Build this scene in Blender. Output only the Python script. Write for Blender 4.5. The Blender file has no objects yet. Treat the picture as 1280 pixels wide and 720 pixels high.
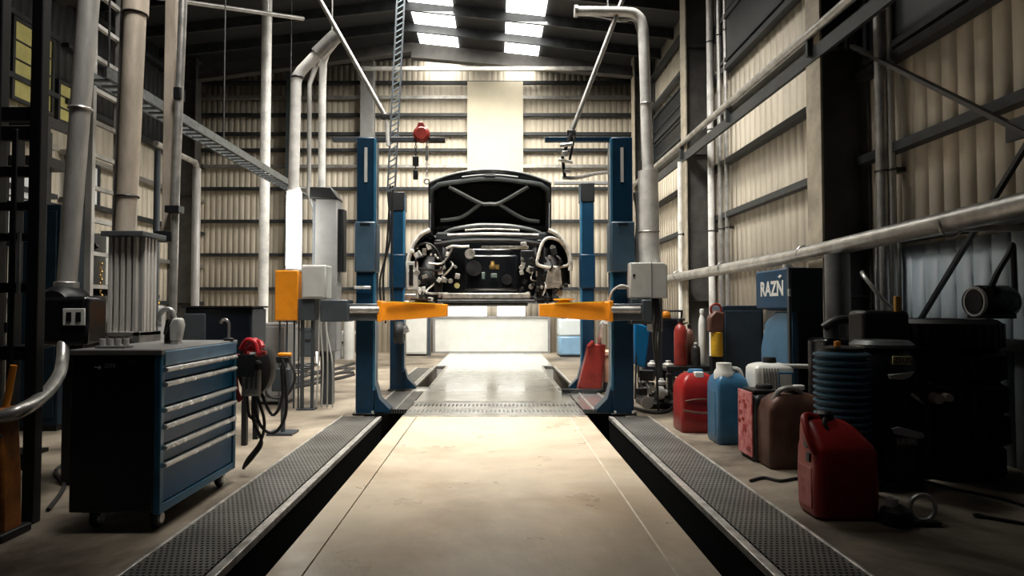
import bpy, bmesh, math, random
from mathutils import Vector, Matrix
random.seed(7)
PI = math.pi
C = bpy.context.scene.collection

# ------------------------------------------------------------------ camera model (1280x720)
F = 800.0; VX = 619.0; HY = 384.0; H = 1.1
TH = math.atan((HY - 360.0) / F)
def ray(px, py):
    u = (px - VX) / F; v = (360.0 - py) / F
    return u, math.cos(TH) - v * math.sin(TH), math.sin(TH) + v * math.cos(TH)
def A(px, py, Y):                       # point of the room at depth Y seen at that pixel
    u, d, w = ray(px, py); t = Y / d
    return Vector((u * t, Y, H + w * t))
def W(px, py, X):                       # point on the plane x = X
    u, d, w = ray(px, py); t = X / u
    return Vector((X, d * t, H + w * t))

# ------------------------------------------------------------------ materials
MATS = {}
def mat(name, col, rough=.5, metal=0., nscale=6., namt=.25, col2=None, bump=0., bscale=60., spec=.5, stretch=None, emit=None, estr=0., alpha=1., trans=0.):
    m = bpy.data.materials.new(name); m.use_nodes = True
    nt = m.node_tree; b = nt.nodes['Principled BSDF']
    tc = nt.nodes.new('ShaderNodeTexCoord')
    mp = nt.nodes.new('ShaderNodeMapping'); nt.links.new(tc.outputs['Object'], mp.inputs[0])
    if stretch: mp.inputs['Scale'].default_value = stretch
    n = nt.nodes.new('ShaderNodeTexNoise'); n.inputs['Scale'].default_value = nscale; n.inputs['Detail'].default_value = 6
    n.inputs['Roughness'].default_value = .62
    nt.links.new(mp.outputs[0], n.inputs['Vector'])
    r = nt.nodes.new('ShaderNodeValToRGB')
    c2 = col2 or tuple(c * (1 - namt) for c in col)
    r.color_ramp.elements[0].position = .35; r.color_ramp.elements[1].position = .62
    r.color_ramp.elements[0].color = (*c2, 1); r.color_ramp.elements[1].color = (*col, 1)
    nt.links.new(n.outputs['Fac'], r.inputs[0]); nt.links.new(r.outputs[0], b.inputs['Base Color'])
    rr = nt.nodes.new('ShaderNodeMapRange'); rr.inputs[3].default_value = max(.03, rough - .08); rr.inputs[4].default_value = min(1, rough + .1)
    nt.links.new(n.outputs['Fac'], rr.inputs[0]); nt.links.new(rr.outputs[0], b.inputs['Roughness'])
    b.inputs['Metallic'].default_value = metal
    b.inputs['Specular IOR Level'].default_value = spec
    if bump:
        n2 = nt.nodes.new('ShaderNodeTexNoise'); n2.inputs['Scale'].default_value = bscale; n2.inputs['Detail'].default_value = 4
        nt.links.new(mp.outputs[0], n2.inputs['Vector'])
        bp = nt.nodes.new('ShaderNodeBump'); bp.inputs['Strength'].default_value = bump; bp.inputs['Distance'].default_value = .01
        nt.links.new(n2.outputs['Fac'], bp.inputs['Height']); nt.links.new(bp.outputs[0], b.inputs['Normal'])
    if emit:
        b.inputs['Emission Color'].default_value = (*emit, 1); b.inputs['Emission Strength'].default_value = estr
    if trans: b.inputs['Transmission Weight'].default_value = trans
    b.inputs['Alpha'].default_value = alpha
    MATS[name] = m
    return m

def concrete(name, col, dirt, rough, dirtscale=.7, thr=(.42, .62), crack=.5):
    m = bpy.data.materials.new(name); m.use_nodes = True; nt = m.node_tree; b = nt.nodes['Principled BSDF']
    L = nt.links.new
    tc = nt.nodes.new('ShaderNodeTexCoord')
    def noise(s, d=8, ro=.6, dist=0.):
        n = nt.nodes.new('ShaderNodeTexNoise'); n.inputs['Scale'].default_value = s; n.inputs['Detail'].default_value = d
        n.inputs['Roughness'].default_value = ro; n.inputs['Distortion'].default_value = dist
        L(tc.outputs['Object'], n.inputs['Vector']); return n
    def ramp(n, p0, p1, c0, c1):
        r = nt.nodes.new('ShaderNodeValToRGB'); e = r.color_ramp.elements
        e[0].position = p0; e[1].position = p1; e[0].color = (*c0, 1); e[1].color = (*c1, 1)
        L(n.outputs['Fac'], r.inputs[0]); return r
    base = ramp(noise(3.5), .3, .7, tuple(c * .82 for c in col), col)
    big = ramp(noise(dirtscale, 9, .68, .6), thr[0], thr[1], dirt, (1, 1, 1))
    fine = ramp(noise(26, 5, .7), .27, .36, (.45, .4, .34), (1, 1, 1))
    spots = ramp(noise(5.5, 3, .5, 1.2), .24, .29, (.3, .26, .22), (1, 1, 1))
    prev = base
    for k in (big, fine, spots):
        mx = nt.nodes.new('ShaderNodeMixRGB'); mx.blend_type = 'MULTIPLY'; mx.inputs[0].default_value = 1 if k is big else .55
        L(prev.outputs[0], mx.inputs[1]); L(k.outputs[0], mx.inputs[2]); prev = mx
    L(prev.outputs[0], b.inputs['Base Color'])
    rr = nt.nodes.new('ShaderNodeMapRange'); rr.inputs[3].default_value = rough - .12; rr.inputs[4].default_value = rough + .18
    L(noise(2.2, 6).outputs['Fac'], rr.inputs[0]); L(rr.outputs[0], b.inputs['Roughness'])
    bp = nt.nodes.new('ShaderNodeBump'); bp.inputs['Strength'].default_value = .12; bp.inputs['Distance'].default_value = .01
    L(noise(40, 4).outputs['Fac'], bp.inputs['Height']); L(bp.outputs[0], b.inputs['Normal'])
    MATS[name] = m; return m

def perforated(name, col, hole, px, py, rad, rough=.45, metal=.6):
    m = bpy.data.materials.new(name); m.use_nodes = True; nt = m.node_tree; b = nt.nodes['Principled BSDF']; L = nt.links.new
    tc = nt.nodes.new('ShaderNodeTexCoord'); sx = nt.nodes.new('ShaderNodeSeparateXYZ'); L(tc.outputs['Object'], sx.inputs[0])
    def M(op, a, c=None):
        n = nt.nodes.new('ShaderNodeMath'); n.operation = op
        for i, v in enumerate((a, c)):
            if v is None: continue
            if isinstance(v, (int, float)): n.inputs[i].default_value = v
            else: L(v, n.inputs[i])
        return n.outputs[0]
    yy = M('DIVIDE', sx.outputs[1], py)
    row = M('MODULO', M('FLOOR', yy), 2)
    xx = M('ADD', M('DIVIDE', sx.outputs[0], px), M('MULTIPLY', row, .5))
    fx = M('ABSOLUTE', M('SUBTRACT', M('FRACT', xx), .5)); fy = M('ABSOLUTE', M('SUBTRACT', M('FRACT', yy), .5))
    d = M('SQRT', M('ADD', M('POWER', fx, 2), M('POWER', fy, 2)))
    h = M('LESS_THAN', d, rad)
    n = nt.nodes.new('ShaderNodeTexNoise'); n.inputs['Scale'].default_value = 3; n.inputs['Detail'].default_value = 6
    L(tc.outputs['Object'], n.inputs['Vector'])
    r = nt.nodes.new('ShaderNodeValToRGB'); r.color_ramp.elements[0].position = .35; r.color_ramp.elements[1].position = .65
    r.color_ramp.elements[0].color = (*[c * .55 for c in col], 1); r.color_ramp.elements[1].color = (*col, 1)
    L(n.outputs['Fac'], r.inputs[0])
    mx = nt.nodes.new('ShaderNodeMixRGB'); L(h, mx.inputs[0]); L(r.outputs[0], mx.inputs[1]); mx.inputs[2].default_value = (*hole, 1)
    L(mx.outputs[0], b.inputs['Base Color'])
    b.inputs['Roughness'].default_value = rough
    L(M('MULTIPLY', M('SUBTRACT', 1., h), metal), b.inputs['Metallic'])
    L(M('MULTIPLY', M('SUBTRACT', 1., h), .5), b.inputs['Specular IOR Level'])
    MATS[name] = m; return m

cream = mat('cream_sheet', (.70, .63, .515), .5, 0, 1.2, .3, col2=(.55, .49, .40), stretch=(2.2, 2.2, .4))
cream_new = mat('cream_panel', (.66, .60, .46), .5, 0, 1.2, .12)
roofm = mat('roof_sheet', (.02, .022, .025), .7, 0, 2, .4)
girtm = mat('girt_steel', (.045, .05, .055), .5, .3, 5, .5)
girtl = mat('galvanised_girt', (.45, .44, .42), .42, .6, 8, .4)
colm = mat('column_steel', (.075, .072, .068), .6, .1, 4, .45)
flangem = mat('lit_flange', (.42, .37, .29), .55, .0, 4, .4)  # paler than the web: light on the inner face put into the colour
galv = mat('galvanised_pipe', (.55, .54, .52), .34, .75, 7, .4)
whitepipe = mat('white_pipe', (.84, .83, .80), .35, .1, 7, .3)
greypipe = mat('grey_pipe', (.55, .54, .52), .34, .45, 5, .45, stretch=(1, 1, .3))
beigeduct = mat('beige_duct', (.62, .54, .45), .38, .3, 5, .45, stretch=(1, 1, .3))
slabm = concrete('painted_slab', (.64, .545, .425), (.62, .56, .5), .28, .5, (.34, .52))
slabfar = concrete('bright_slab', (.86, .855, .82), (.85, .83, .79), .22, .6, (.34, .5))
floorm = concrete('stained_concrete', (.40, .34, .265), (.17, .155, .14), .5, .55, (.38, .62))
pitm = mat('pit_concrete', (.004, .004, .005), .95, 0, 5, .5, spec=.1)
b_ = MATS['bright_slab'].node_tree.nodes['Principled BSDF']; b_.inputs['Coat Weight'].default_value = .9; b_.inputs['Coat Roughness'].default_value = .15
grate = perforated('perforated_steel', (.20, .193, .18), (.014, .014, .014), .026, .03, .27, .42, .3)
slots = perforated('slotted_steel', (.86, .87, .86), (.16, .17, .17), .045, .40, .25, .25, .8)
railm = mat('rail_steel', (.74, .72, .68), .3, .5, 14, .5)
platem = mat('plate_steel', (.86, .87, .86), .22, .85, 5, .15)
navy = mat('navy_paint', (.001, .025, .058), .36, .0, 5, .3, spec=.4)
navyedge = mat('blue_edge_paint', (.03, .15, .27), .3, .1, 5, .3)
cabblue = mat('cabinet_blue', (.001, .095, .235), .38, .0, 4, .2, spec=.3)
cabdark = mat('cabinet_navy_black', (.006, .009, .016), .3, .0, 4, .3)
chrome = mat('bright_metal', (.84, .84, .82), .25, .5, 12, .2)
black = mat('black_steel', (.010, .011, .013), .42, .2, 6, .4)
rubber = mat('black_rubber', (.012, .012, .013), .55, 0, 9, .4, bump=.15, bscale=90)
blackgloss = mat('black_gloss', (.008, .009, .011), .2, .0, 6, .3)
orange = mat('orange_paint', (.78, .27, .012), .36, 0, 5, .2)
yellow = mat('yellow_paint', (.72, .42, .02), .4, 0, 5, .25)
lgrey = mat('light_grey_paint', (.50, .50, .48), .42, 0, 4, .14)
mgrey = mat('mid_grey_paint', (.25, .25, .25), .45, 0, 4, .2)
dgrey = mat('slate_grey_paint', (.055, .066, .078), .42, .1, 4, .25)
armgrey = mat('arm_grey_steel', (.12, .135, .15), .38, .4, 5, .3)
white = mat('white_paint', (.64, .645, .61), .45, 0, 4, .12)
whitepl = mat('white_plastic', (.75, .75, .72), .3, 0, 6, .12)
red = mat('red_plastic', (.33, .012, .012), .34, 0, 5, .3, bump=.05)
redpaint = mat('red_paint', (.30, .028, .02), .4, 0, 6, .4)
redbright = mat('red_hose', (.62, .02, .03), .4, 0, 6, .3)
bluepl = mat('blue_plastic', (.045, .16, .30), .33, 0, 5, .3, bump=.04)
paleblue = mat('blue_panel', (.06, .17, .29), .4, 0, 4, .25)
brown = mat('brown_can', (.13, .058, .04), .42, .1, 6, .5)
pink = mat('pink_print', (.66, .28, .27), .5, 0, 17, .3, col2=(.40, .05, .06))
tankw = mat('milky_tank', (.62, .68, .70), .3, 0, 4, .1)
tankb = mat('blue_tank_liquid', (.22, .38, .55), .3, 0, 4, .15)
peach = mat('peach_plastic', (.72, .42, .30), .4, 0, 5, .25)
carpaint = mat('car_black', (.012, .014, .016), .22, .1, 4, .3)
caredge = mat('lit_edge_white', (.80, .79, .75), .35, .15, 14, .45)  # whitish colour carries the bright light caught by the car's edges
carunder = mat('car_hood_inner', (.03, .036, .038), .45, .1, 6, .3)
hoodrib = mat('hood_rib', (.16, .17, .17), .4, .1, 6, .3)
alloy = mat('cast_alloy', (.52, .50, .46), .4, .4, 16, .6)
dirtyiron = mat('dirty_iron', (.04, .04, .042), .45, .5, 14, .6)
brass = mat('brass', (.55, .36, .12), .35, .8, 10, .3)
glassd = mat('dark_glass', (.008, .011, .014), .4, 0, 4, .2)
tape = mat('label_yellow', (.62, .56, .24), .5, 0, 30, .25)
lampm = mat('lamp_tube', (.9, .9, .85), .4, 0, 4, .05, emit=(1, .97, .88), estr=9.)
skym = mat('skylight_sheet', (.8, .8, .78), .5, 0, 3, .1, emit=(1, .96, .88), estr=7.)
winy = mat('yellow_window', (.5, .45, .16), .5, 0, 4, .3, emit=(.62, .55, .18), estr=.13)
winw = mat('lit_window', (.8, .8, .78), .5, 0, 4, .1, emit=(1, .98, .92), estr=2.5)
winl = mat('pale_window', (.5, .5, .48), .5, 0, 4, .3, emit=(.8, .82, .8), estr=.3)

# ------------------------------------------------------------------ mesh builder
class MB:
    def __init__(s): s.v = []; s.f = []
    def add(s, vs, fs):
        o = len(s.v); s.v += [Vector(v) for v in vs]; s.f += [tuple(i + o for i in f) for f in fs]; return s
    def box(s, a, b, M=None):
        x0, y0, z0 = (min(a[i], b[i]) for i in range(3)); x1, y1, z1 = (max(a[i], b[i]) for i in range(3))
        vs = [Vector(p) for p in ((x0,y0,z0),(x1,y0,z0),(x1,y1,z0),(x0,y1,z0),(x0,y0,z1),(x1,y0,z1),(x1,y1,z1),(x0,y1,z1))]
        if M is not None: vs = [M @ v for v in vs]
        return s.add(vs, [(0,3,2,1),(4,5,6,7),(0,1,5,4),(1,2,6,5),(2,3,7,6),(3,0,4,7)])
    def cbox(s, c, sz, M=None):
        h = Vector(sz) / 2; c = Vector(c)
        if M is None: return s.box(c - h, c + h)
        return s.box(-h, h, Matrix.Translation(c) @ M)
    def bar(s, p, q, w, h=None):                     # rectangular bar from p to q
        p = Vector(p); q = Vector(q); h = h or w; d = (q - p); L = d.length; d.normalize()
        up = Vector((0, 0, 1)) if abs(d.z) < .9 else Vector((0, 1, 0))
        x = d.cross(up).normalized(); z = x.cross(d)
        M = Matrix((x, d, z)).transposed().to_4x4(); M.translation = (p + q) / 2
        return s.box((-w/2, -L/2, -h/2), (w/2, L/2, h/2), M)
    def tube(s, pts, r, n=12, caps=True, smooth=0):
        pts = [Vector(p) for p in pts]
        rs = list(r) if isinstance(r, (list, tuple)) else [r] * len(pts)
        if smooth and len(pts) > 2:
            q = []; qr = []
            for i in range(len(pts) - 1):
                p0 = pts[max(i-1, 0)]; p1 = pts[i]; p2 = pts[i+1]; p3 = pts[min(i+2, len(pts)-1)]
                for k in range(smooth):
                    t = k / smooth
                    q.append(.5 * ((2*p1) + (-p0+p2)*t + (2*p0-5*p1+4*p2-p3)*t*t + (-p0+3*p1-3*p2+p3)*t**3)); qr.append(rs[i]*(1-t)+rs[i+1]*t)
            q.append(pts[-1]); qr.append(rs[-1]); pts = q; rs = qr
        t0 = (pts[1] - pts[0]).normalized()
        up = Vector((0, 0, 1)) if abs(t0.z) < .9 else Vector((1, 0, 0))
        nx = t0.cross(up).normalized(); rings = []
        for i, p in enumerate(pts):
            a = (pts[i] - pts[i-1]).normalized() if i else t0
            b = (pts[i+1] - pts[i]).normalized() if i < len(pts)-1 else a
            t = (a + b)
            t = t.normalized() if t.length > 1e-6 else a
            nx = (nx - t * nx.dot(t)).normalized(); ny = t.cross(nx)
            k = 1 / max(.55, math.sqrt(max(.01, (1 + a.dot(b)) / 2)))
            rings.append([p + (nx * math.cos(2*PI*j/n) + ny * math.sin(2*PI*j/n)) * rs[i] * k for j in range(n)])
        return s.loft(rings, caps)
    def loft(s, rings, caps=True, closed=True):
        n = len(rings[0]); vs = [v for r in rings for v in r]; fs = []
        for i in range(len(rings) - 1):
            for j in range(n if closed else n - 1):
                k = (j + 1) % n
                fs.append((i*n+j, i*n+k, (i+1)*n+k, (i+1)*n+j))
        if caps:
            fs.append(tuple(range(n-1, -1, -1))); fs.append(tuple((len(rings)-1)*n + j for j in range(n)))
        return s.add(vs, fs)
    def cyl(s, p, q, r, n=20): return s.tube([p, q], r, n)
    def lathe(s, prof, c, axis='z', n=28):            # prof: (radius, height) pairs
        c = Vector(c); rings = []
        for r, h in prof:
            r = max(r, .0008); ring = []
            for j in range(n):
                a = 2*PI*j/n; x = r*math.cos(a); y = r*math.sin(a)
                ring.append(c + (Vector((x, y, h)) if axis == 'z' else Vector((h, x, y)) if axis == 'x' else Vector((y, h, x))))
            rings.append(ring)
        return s.loft(rings)
    def torus(s, c, R, r, axis='z', n=28, m=10):
        pts = []
        for i in range(n):
            a = 2*PI*i/n; x = math.cos(a); y = math.sin(a)
            d = Vector((x, y, 0)) if axis == 'z' else Vector((0, x, y)) if axis == 'x' else Vector((x, 0, y))
            ax = {'z': Vector((0,0,1)), 'x': Vector((1,0,0)), 'y': Vector((0,1,0))}[axis]
            pts.append([Vector(c) + d * (R + r*math.cos(2*PI*j/m)) + ax * (r*math.sin(2*PI*j/m)) for j in range(m)])
        pts.append(pts[0]); return s.loft(pts, False)
    def prism(s, poly, axis, a, b):                   # 2-D outline extruded along an axis
        def P(p, h): return {'x': (h, p[0], p[1]), 'y': (p[0], h, p[1]), 'z': (p[0], p[1], h)}[axis]
        return s.loft([[Vector(P(p, a)) for p in poly], [Vector(P(p, b)) for p in poly]])
    def build(s, name, material, parent=None, origin=None, smooth=True, bevel=0., seg=2):
        if parent is not None: base = wloc(parent)
        elif origin is not None: base = Vector(origin)
        else:
            base = Vector(((min(v.x for v in s.v)+max(v.x for v in s.v))/2, (min(v.y for v in s.v)+max(v.y for v in s.v))/2, min(v.z for v in s.v)))
        me = bpy.data.meshes.new(name); me.from_pydata([v - base for v in s.v], [], s.f); me.validate()
        bm = bmesh.new(); bm.from_mesh(me); bmesh.ops.recalc_face_normals(bm, faces=bm.faces); bm.to_mesh(me); bm.free()
        me.materials.append(material)
        if smooth:
            for p in me.polygons: p.use_smooth = True
            me.set_sharp_from_angle(angle=math.radians(38))
        o = bpy.data.objects.new(name, me); C.objects.link(o)
        if parent is not None: o.parent = parent
        else: o.location = base
        if bevel:
            md = o.modifiers.new('bevel', 'BEVEL'); md.width = bevel; md.segments = seg; md.limit_method = 'ANGLE'; md.angle_limit = math.radians(40)
        return o
def wloc(o):
    v = Vector(o.location)
    while o.parent: o = o.parent; v += o.location
    return v
def tag(o, label, cat, group=None, kind=None):
    o['label'] = label; o['category'] = cat
    if group: o['group'] = group
    if kind: o['kind'] = kind
    return o
def thing(name, loc, label, cat, group=None):
    o = bpy.data.objects.new(name, None); o.empty_display_size = .1; C.objects.link(o); o.location = loc
    return tag(o, label, cat, group)
def struct(o, label=None):
    o['kind'] = 'structure'
    if label: o['label'] = label
    return o
def copy_tree(o, parent=None):
    c = o.copy(); C.objects.link(c)
    if parent: c.parent = parent
    for ch in list(o.children): copy_tree(ch, c)
    return c
def part_label(o, l): o['label'] = l; return o
def text(body, size, loc, rot, m, parent, name='lettering', bold=.0):
    cu = bpy.data.curves.new(name, 'FONT'); cu.body = body; cu.size = size; cu.align_x = 'CENTER'; cu.align_y = 'CENTER'; cu.extrude = .001; cu.offset = bold
    t = bpy.data.objects.new('tmp', cu); C.objects.link(t)
    bpy.context.view_layer.update()
    me = bpy.data.meshes.new_from_object(t.evaluated_get(bpy.context.evaluated_depsgraph_get()))
    bpy.data.objects.remove(t)
    M = Matrix.Translation(Vector(loc) - wloc(parent)) @ rot.to_matrix().to_4x4() if hasattr(rot, 'to_matrix') else Matrix.Translation(Vector(loc) - wloc(parent)) @ rot
    me.transform(M); me.materials.clear(); me.materials.append(m)
    o = bpy.data.objects.new(name, me); C.objects.link(o); o.parent = parent
    return o
def RX(a): return Matrix.Rotation(a, 4, 'X')
def RY(a): return Matrix.Rotation(a, 4, 'Y')
def RZ(a): return Matrix.Rotation(a, 4, 'Z')

# ================================================================== SHELL
XL, XR, YB = -7.3, 3.6, 15.7
def roofz(x): return 7.3 - .6 * abs(x + 1.9) / 5.5
Y0 = .4
fl = MB()
fl.box((XL-.3, Y0, -.4), (-1.54, YB+.2, 0)); fl.box((1.53, Y0, -.4), (XR+.3, YB+.2, 0))
fl.box((-1.54, 8.4, -.4), (-1.1, YB+.2, 0)); fl.box((1.08, 8.4, -.4), (1.53, YB+.2, 0))
fl.box((-1.54, 6.45, -.4), (-1.33, 8.4, -.002)); fl.box((1.32, 6.45, -.4), (1.53, 8.4, -.002))
struct(fl.build('floor', floorm, origin=(0, 0, 0)), 'stained concrete workshop floor')
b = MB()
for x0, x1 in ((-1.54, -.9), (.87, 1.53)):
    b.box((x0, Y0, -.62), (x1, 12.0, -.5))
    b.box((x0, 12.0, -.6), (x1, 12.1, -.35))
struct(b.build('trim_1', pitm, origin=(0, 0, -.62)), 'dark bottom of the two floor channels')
b = MB()
b.box((-.940, Y0, -.62), (-.795, 6.47, 0)); b.box((-.787, Y0, -.62), (.742, 6.47, 0)); b.box((.752, Y0, -.62), (.928, 6.47, 0))
b.box((-.787, Y0, -.3), (-.795, 6.47, -.03))
tag(b.build('floor_slab', slabm, origin=(0, 3, 0)), 'long pale painted concrete slab running under the car between two dark channels', 'floor slab')['kind'] = 'structure'
b = MB().box((.742, Y0, -.1), (.752, 6.45, .0015))
struct(b.build('trim_2', mat('pale_caulk', (.72, .66, .54), .5), origin=(.747, 3, 0)), 'pale sealed joint line in the slab')
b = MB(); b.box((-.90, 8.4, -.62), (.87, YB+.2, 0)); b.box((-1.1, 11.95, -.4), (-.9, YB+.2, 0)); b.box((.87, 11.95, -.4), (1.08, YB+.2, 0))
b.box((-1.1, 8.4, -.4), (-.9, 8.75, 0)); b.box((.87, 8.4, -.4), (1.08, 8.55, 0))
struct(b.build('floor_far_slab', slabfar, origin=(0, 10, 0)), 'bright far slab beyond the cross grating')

# drain gratings beside the slab
def side_grating(sgn, label):
    xi, xg, xo = 1.128 * sgn, 1.195 * sgn, 1.525 * sgn
    t = thing('floor_grating', ((xg+xo)/2, 3.5, 0), label, 'floor grating', 'long floor gratings')
    MB().box((xg, Y0, -.03), (xo, 6.46, .004)).build('perforated_plate', grate, t)
    r = MB(); r.box((xi, Y0, -.022), (xi + .03*sgn, 6.40, .016)); r.box((xi + .03*sgn, Y0, -.05), (xi + .052*sgn, 6.4, .010))
    r.build('inner_rail', railm, t, bevel=.004)
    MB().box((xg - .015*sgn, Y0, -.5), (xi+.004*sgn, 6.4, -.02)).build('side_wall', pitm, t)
    r = MB(); r.box((xo, Y0, -.05), (xo + .018*sgn, 6.46, .012))
    r.build('outer_edge', railm, t, bevel=.003)
side_grating(-1, 'long perforated steel floor grating beside the blue tool cabinet')
side_grating(1, 'long perforated steel floor grating beside the fuel cans')
# cross grating & plates between the posts
t = thing('cross_grating', (0, 7, 0), 'slotted steel drain grating crossing the slab between the lift posts', 'floor grating')
MB().box((-.93, 6.49, -.05), (.92, 7.45, .004)).build('slotted_plate', slots, t)
r = MB(); r.box((-.94, 6.47, -.06), (.93, 6.49, .008)); r.box((-.94, 7.45, -.06), (.93, 7.50, .008)); r.build('edge_bar', railm, t)
b = MB().box((-.93, 7.505, -.08), (.92, 8.39, .003))
tag(b.build('cover_plate', platem), 'flat steel cover plate across the slab just beyond the slotted drain', 'cover plate')
for sgn, lab in ((-1, 'grey steel channel cover plate between the two left lift posts'), (1, 'grey steel channel cover plate between the two right lift posts')):
    t = thing('channel_cover', (1.12*sgn, 7.4, 0), lab, 'cover plate', 'channel covers')
    b = MB(); b.box((.94*sgn, 6.9, -.04), (1.31*sgn, 8.38, .004)); b.build('plate', grate if sgn < 0 else platem, t)
    b = MB(); b.box((1.06*sgn, 6.9, .0), (1.075*sgn, 8.38, .014)); b.box((1.295*sgn, 6.75, -.01), (1.325*sgn, 8.38, .012)); b.build('edge_bar', railm, t)
# far channel frames
for x0, x1, y0, y1, lab in ((-1.11, -.89, 8.75, 11.95, 'pale steel frame round the far left floor slot'), (.86, 1.09, 8.55, 11.95, 'pale steel frame round the far right floor slot')):
    b = MB(); b.box((x0-.02, y0, -.02), (x0+.02, y1, .012)); b.box((x1-.02, y0, -.02), (x1+.02, y1, .012)); b.box((x0, y0-.02, -.02), (x1, y0+.02, .012)); b.box((x0, y1-.02, -.02), (x1, y1+.02, .012))
    tag(b.build('slot_frame', railm), lab, 'floor frame', 'far slot frames')
t = thing('floor_grating', (-1.28, 10, 0), 'short far floor grating in a pale frame beyond the rear left lift post', 'floor grating', 'far floor grating')
MB().box((-1.40, 9.0, -.01), (-1.17, 11.6, .005)).build('perforated_plate', grate, t)
b = MB(); b.box((-1.44, 9.0, 0), (-1.40, 11.6, .012)); b.box((-1.17, 9.0, 0), (-1.135, 11.6, .012)); b.build('edge_bar', railm, t)

def corrugated(name, p0, p1, z0, z1f, pitch, depth, m, flip=1, gaps=()):
    """vertical trapezoid sheet from p0 to p1 (x,y)."""
    p0 = Vector((*p0, 0)); p1 = Vector((*p1, 0)); d = p1 - p0; L = d.length; d.normalize(); n = Vector((-d.y, d.x, 0)) * flip
    k = int(L / pitch); lo = []; hi = []
    for i in range(k):
        for f, h in ((0, 0), (.80, 0), (.83, -1), (.97, -1)):
            q = p0 + d * (L * (i + f) / k) + n * depth * h; lo.append(Vector((q.x, q.y, z0))); hi.append(Vector((q.x, q.y, z1f(q))))
    mb = MB(); mb.loft([lo, hi], False, False)
    o = mb.build(name, m, origin=(p0.x, p0.y, 0)); md = o.modifiers.new('solid', 'SOLIDIFY'); md.thickness = .02; md.offset = 0
    return struct(o)
corrugated('wall_right', (XR, 1.6), (XR, YB), 0, lambda q: roofz(XR), .175, .03, cream, 1)
corrugated('wall_back', (XL, YB), (XR, YB), 0, lambda q: roofz(q.x), .14, .007, cream, -1)
corrugated('wall_left', (XL, 1.6), (XL, YB), 0, lambda q: 4.6, .175, .016, cream, -1)
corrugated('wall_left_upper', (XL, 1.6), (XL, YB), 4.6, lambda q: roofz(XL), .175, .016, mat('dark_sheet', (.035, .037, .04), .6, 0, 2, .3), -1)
b2_ = mat('blue_grey_sheet', (.36, .43, .48), .5, 0, 1.5, .25)
corrugated('wall_right_lower', (XR-.045, 1.6), (XR-.045, 6.0), 0, lambda q: 1.62, .175, .025, b2_, 1)
# roof: two slopes
b = MB()
for xa, xb in ((XL-.2, -1.9), (-1.9, XR+.2)):
    b.prism([(xa, roofz(xa)), (xb, roofz(xb)), (xb, roofz(xb)+.08), (xa, roofz(xa)+.08)], 'y', 1.6, YB+.2)
struct(b.build('ceiling', roofm, origin=(0, 8, 6.6)), 'dark sheet roof')
TN = [10]
def trim(mb, m, label, bevel=0.):
    TN[0] += 1
    return struct(mb.build('trim_%d' % TN[0], m, bevel=bevel), label)
# purlins and rafters
for y in (8.0, 9.2, 10.4, 11.6, 12.75, 13.75, 14.9):
    b = MB()
    for xa, xb in ((XL, -1.9), (-1.9, XR)): b.prism([(xa, roofz(xa)-.2), (xb, roofz(xb)-.2), (xb, roofz(xb)), (xa, roofz(xa))], 'y', y-.03, y+.03)
    trim(b, girtm, 'dark roof purlin')
for y in (6.2, 10.5, 14.35):
    b = MB()
    for xa, xb in ((XL, -1.9), (-1.9, XR)):
        b.prism([(xa, roofz(xa)-.55), (xb, roofz(xb)-.42), (xb, roofz(xb)-.2), (xa, roofz(xa)-.2)], 'y', y-.02, y+.02)
        b.prism([(xa, roofz(xa)-.57), (xb, roofz(xb)-.44), (xb, roofz(xb)-.42), (xa, roofz(xa)-.55)], 'y', y-.1, y+.1)
    trim(b, colm, 'dark steel roof rafter')
# skylights
k = 0
for xa, xb in ((-1.75, -.85), (.22, 1.0)):
    for ya, yb in ((7.2, 10.3), (10.7, 12.7), (12.8, 13.7), (13.8, 14.85), (14.95, 15.65)):
        k += 1; b = MB(); b.prism([(xa, roofz(xa)-.035), (xb, roofz(xb)-.035), (xb, roofz(xb)-.015), (xa, roofz(xa)-.015)], 'y', ya, yb)
        struct(b.build('window_%d' % k, skym), 'bright roof skylight strip')
# back wall girts
for z, m in ((1.55, girtm), (2.38, girtm), (3.2, girtm), (4.0, girtm), (4.55, girtl), (4.95, girtm), (5.35, girtm), (5.82, girtm), (6.25, girtl), (6.62, girtm)):
    trim(MB().box((XL, YB-.16, z-.04), (XR, YB-.05, z+.035)), m, 'horizontal girt on the back wall')
# ties in front of the back wall
trim(MB().box((-3.0, 14.2, 6.42), (2.3, 14.28, 6.50)), girtl, 'pale horizontal tie bar below the skylights')
b = MB().box((-.68, YB-.21, 4.2), (.68, YB-.165, 6.62)); trim(b, cream_new, 'plain cream panel in the middle of the back wall')
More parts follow.
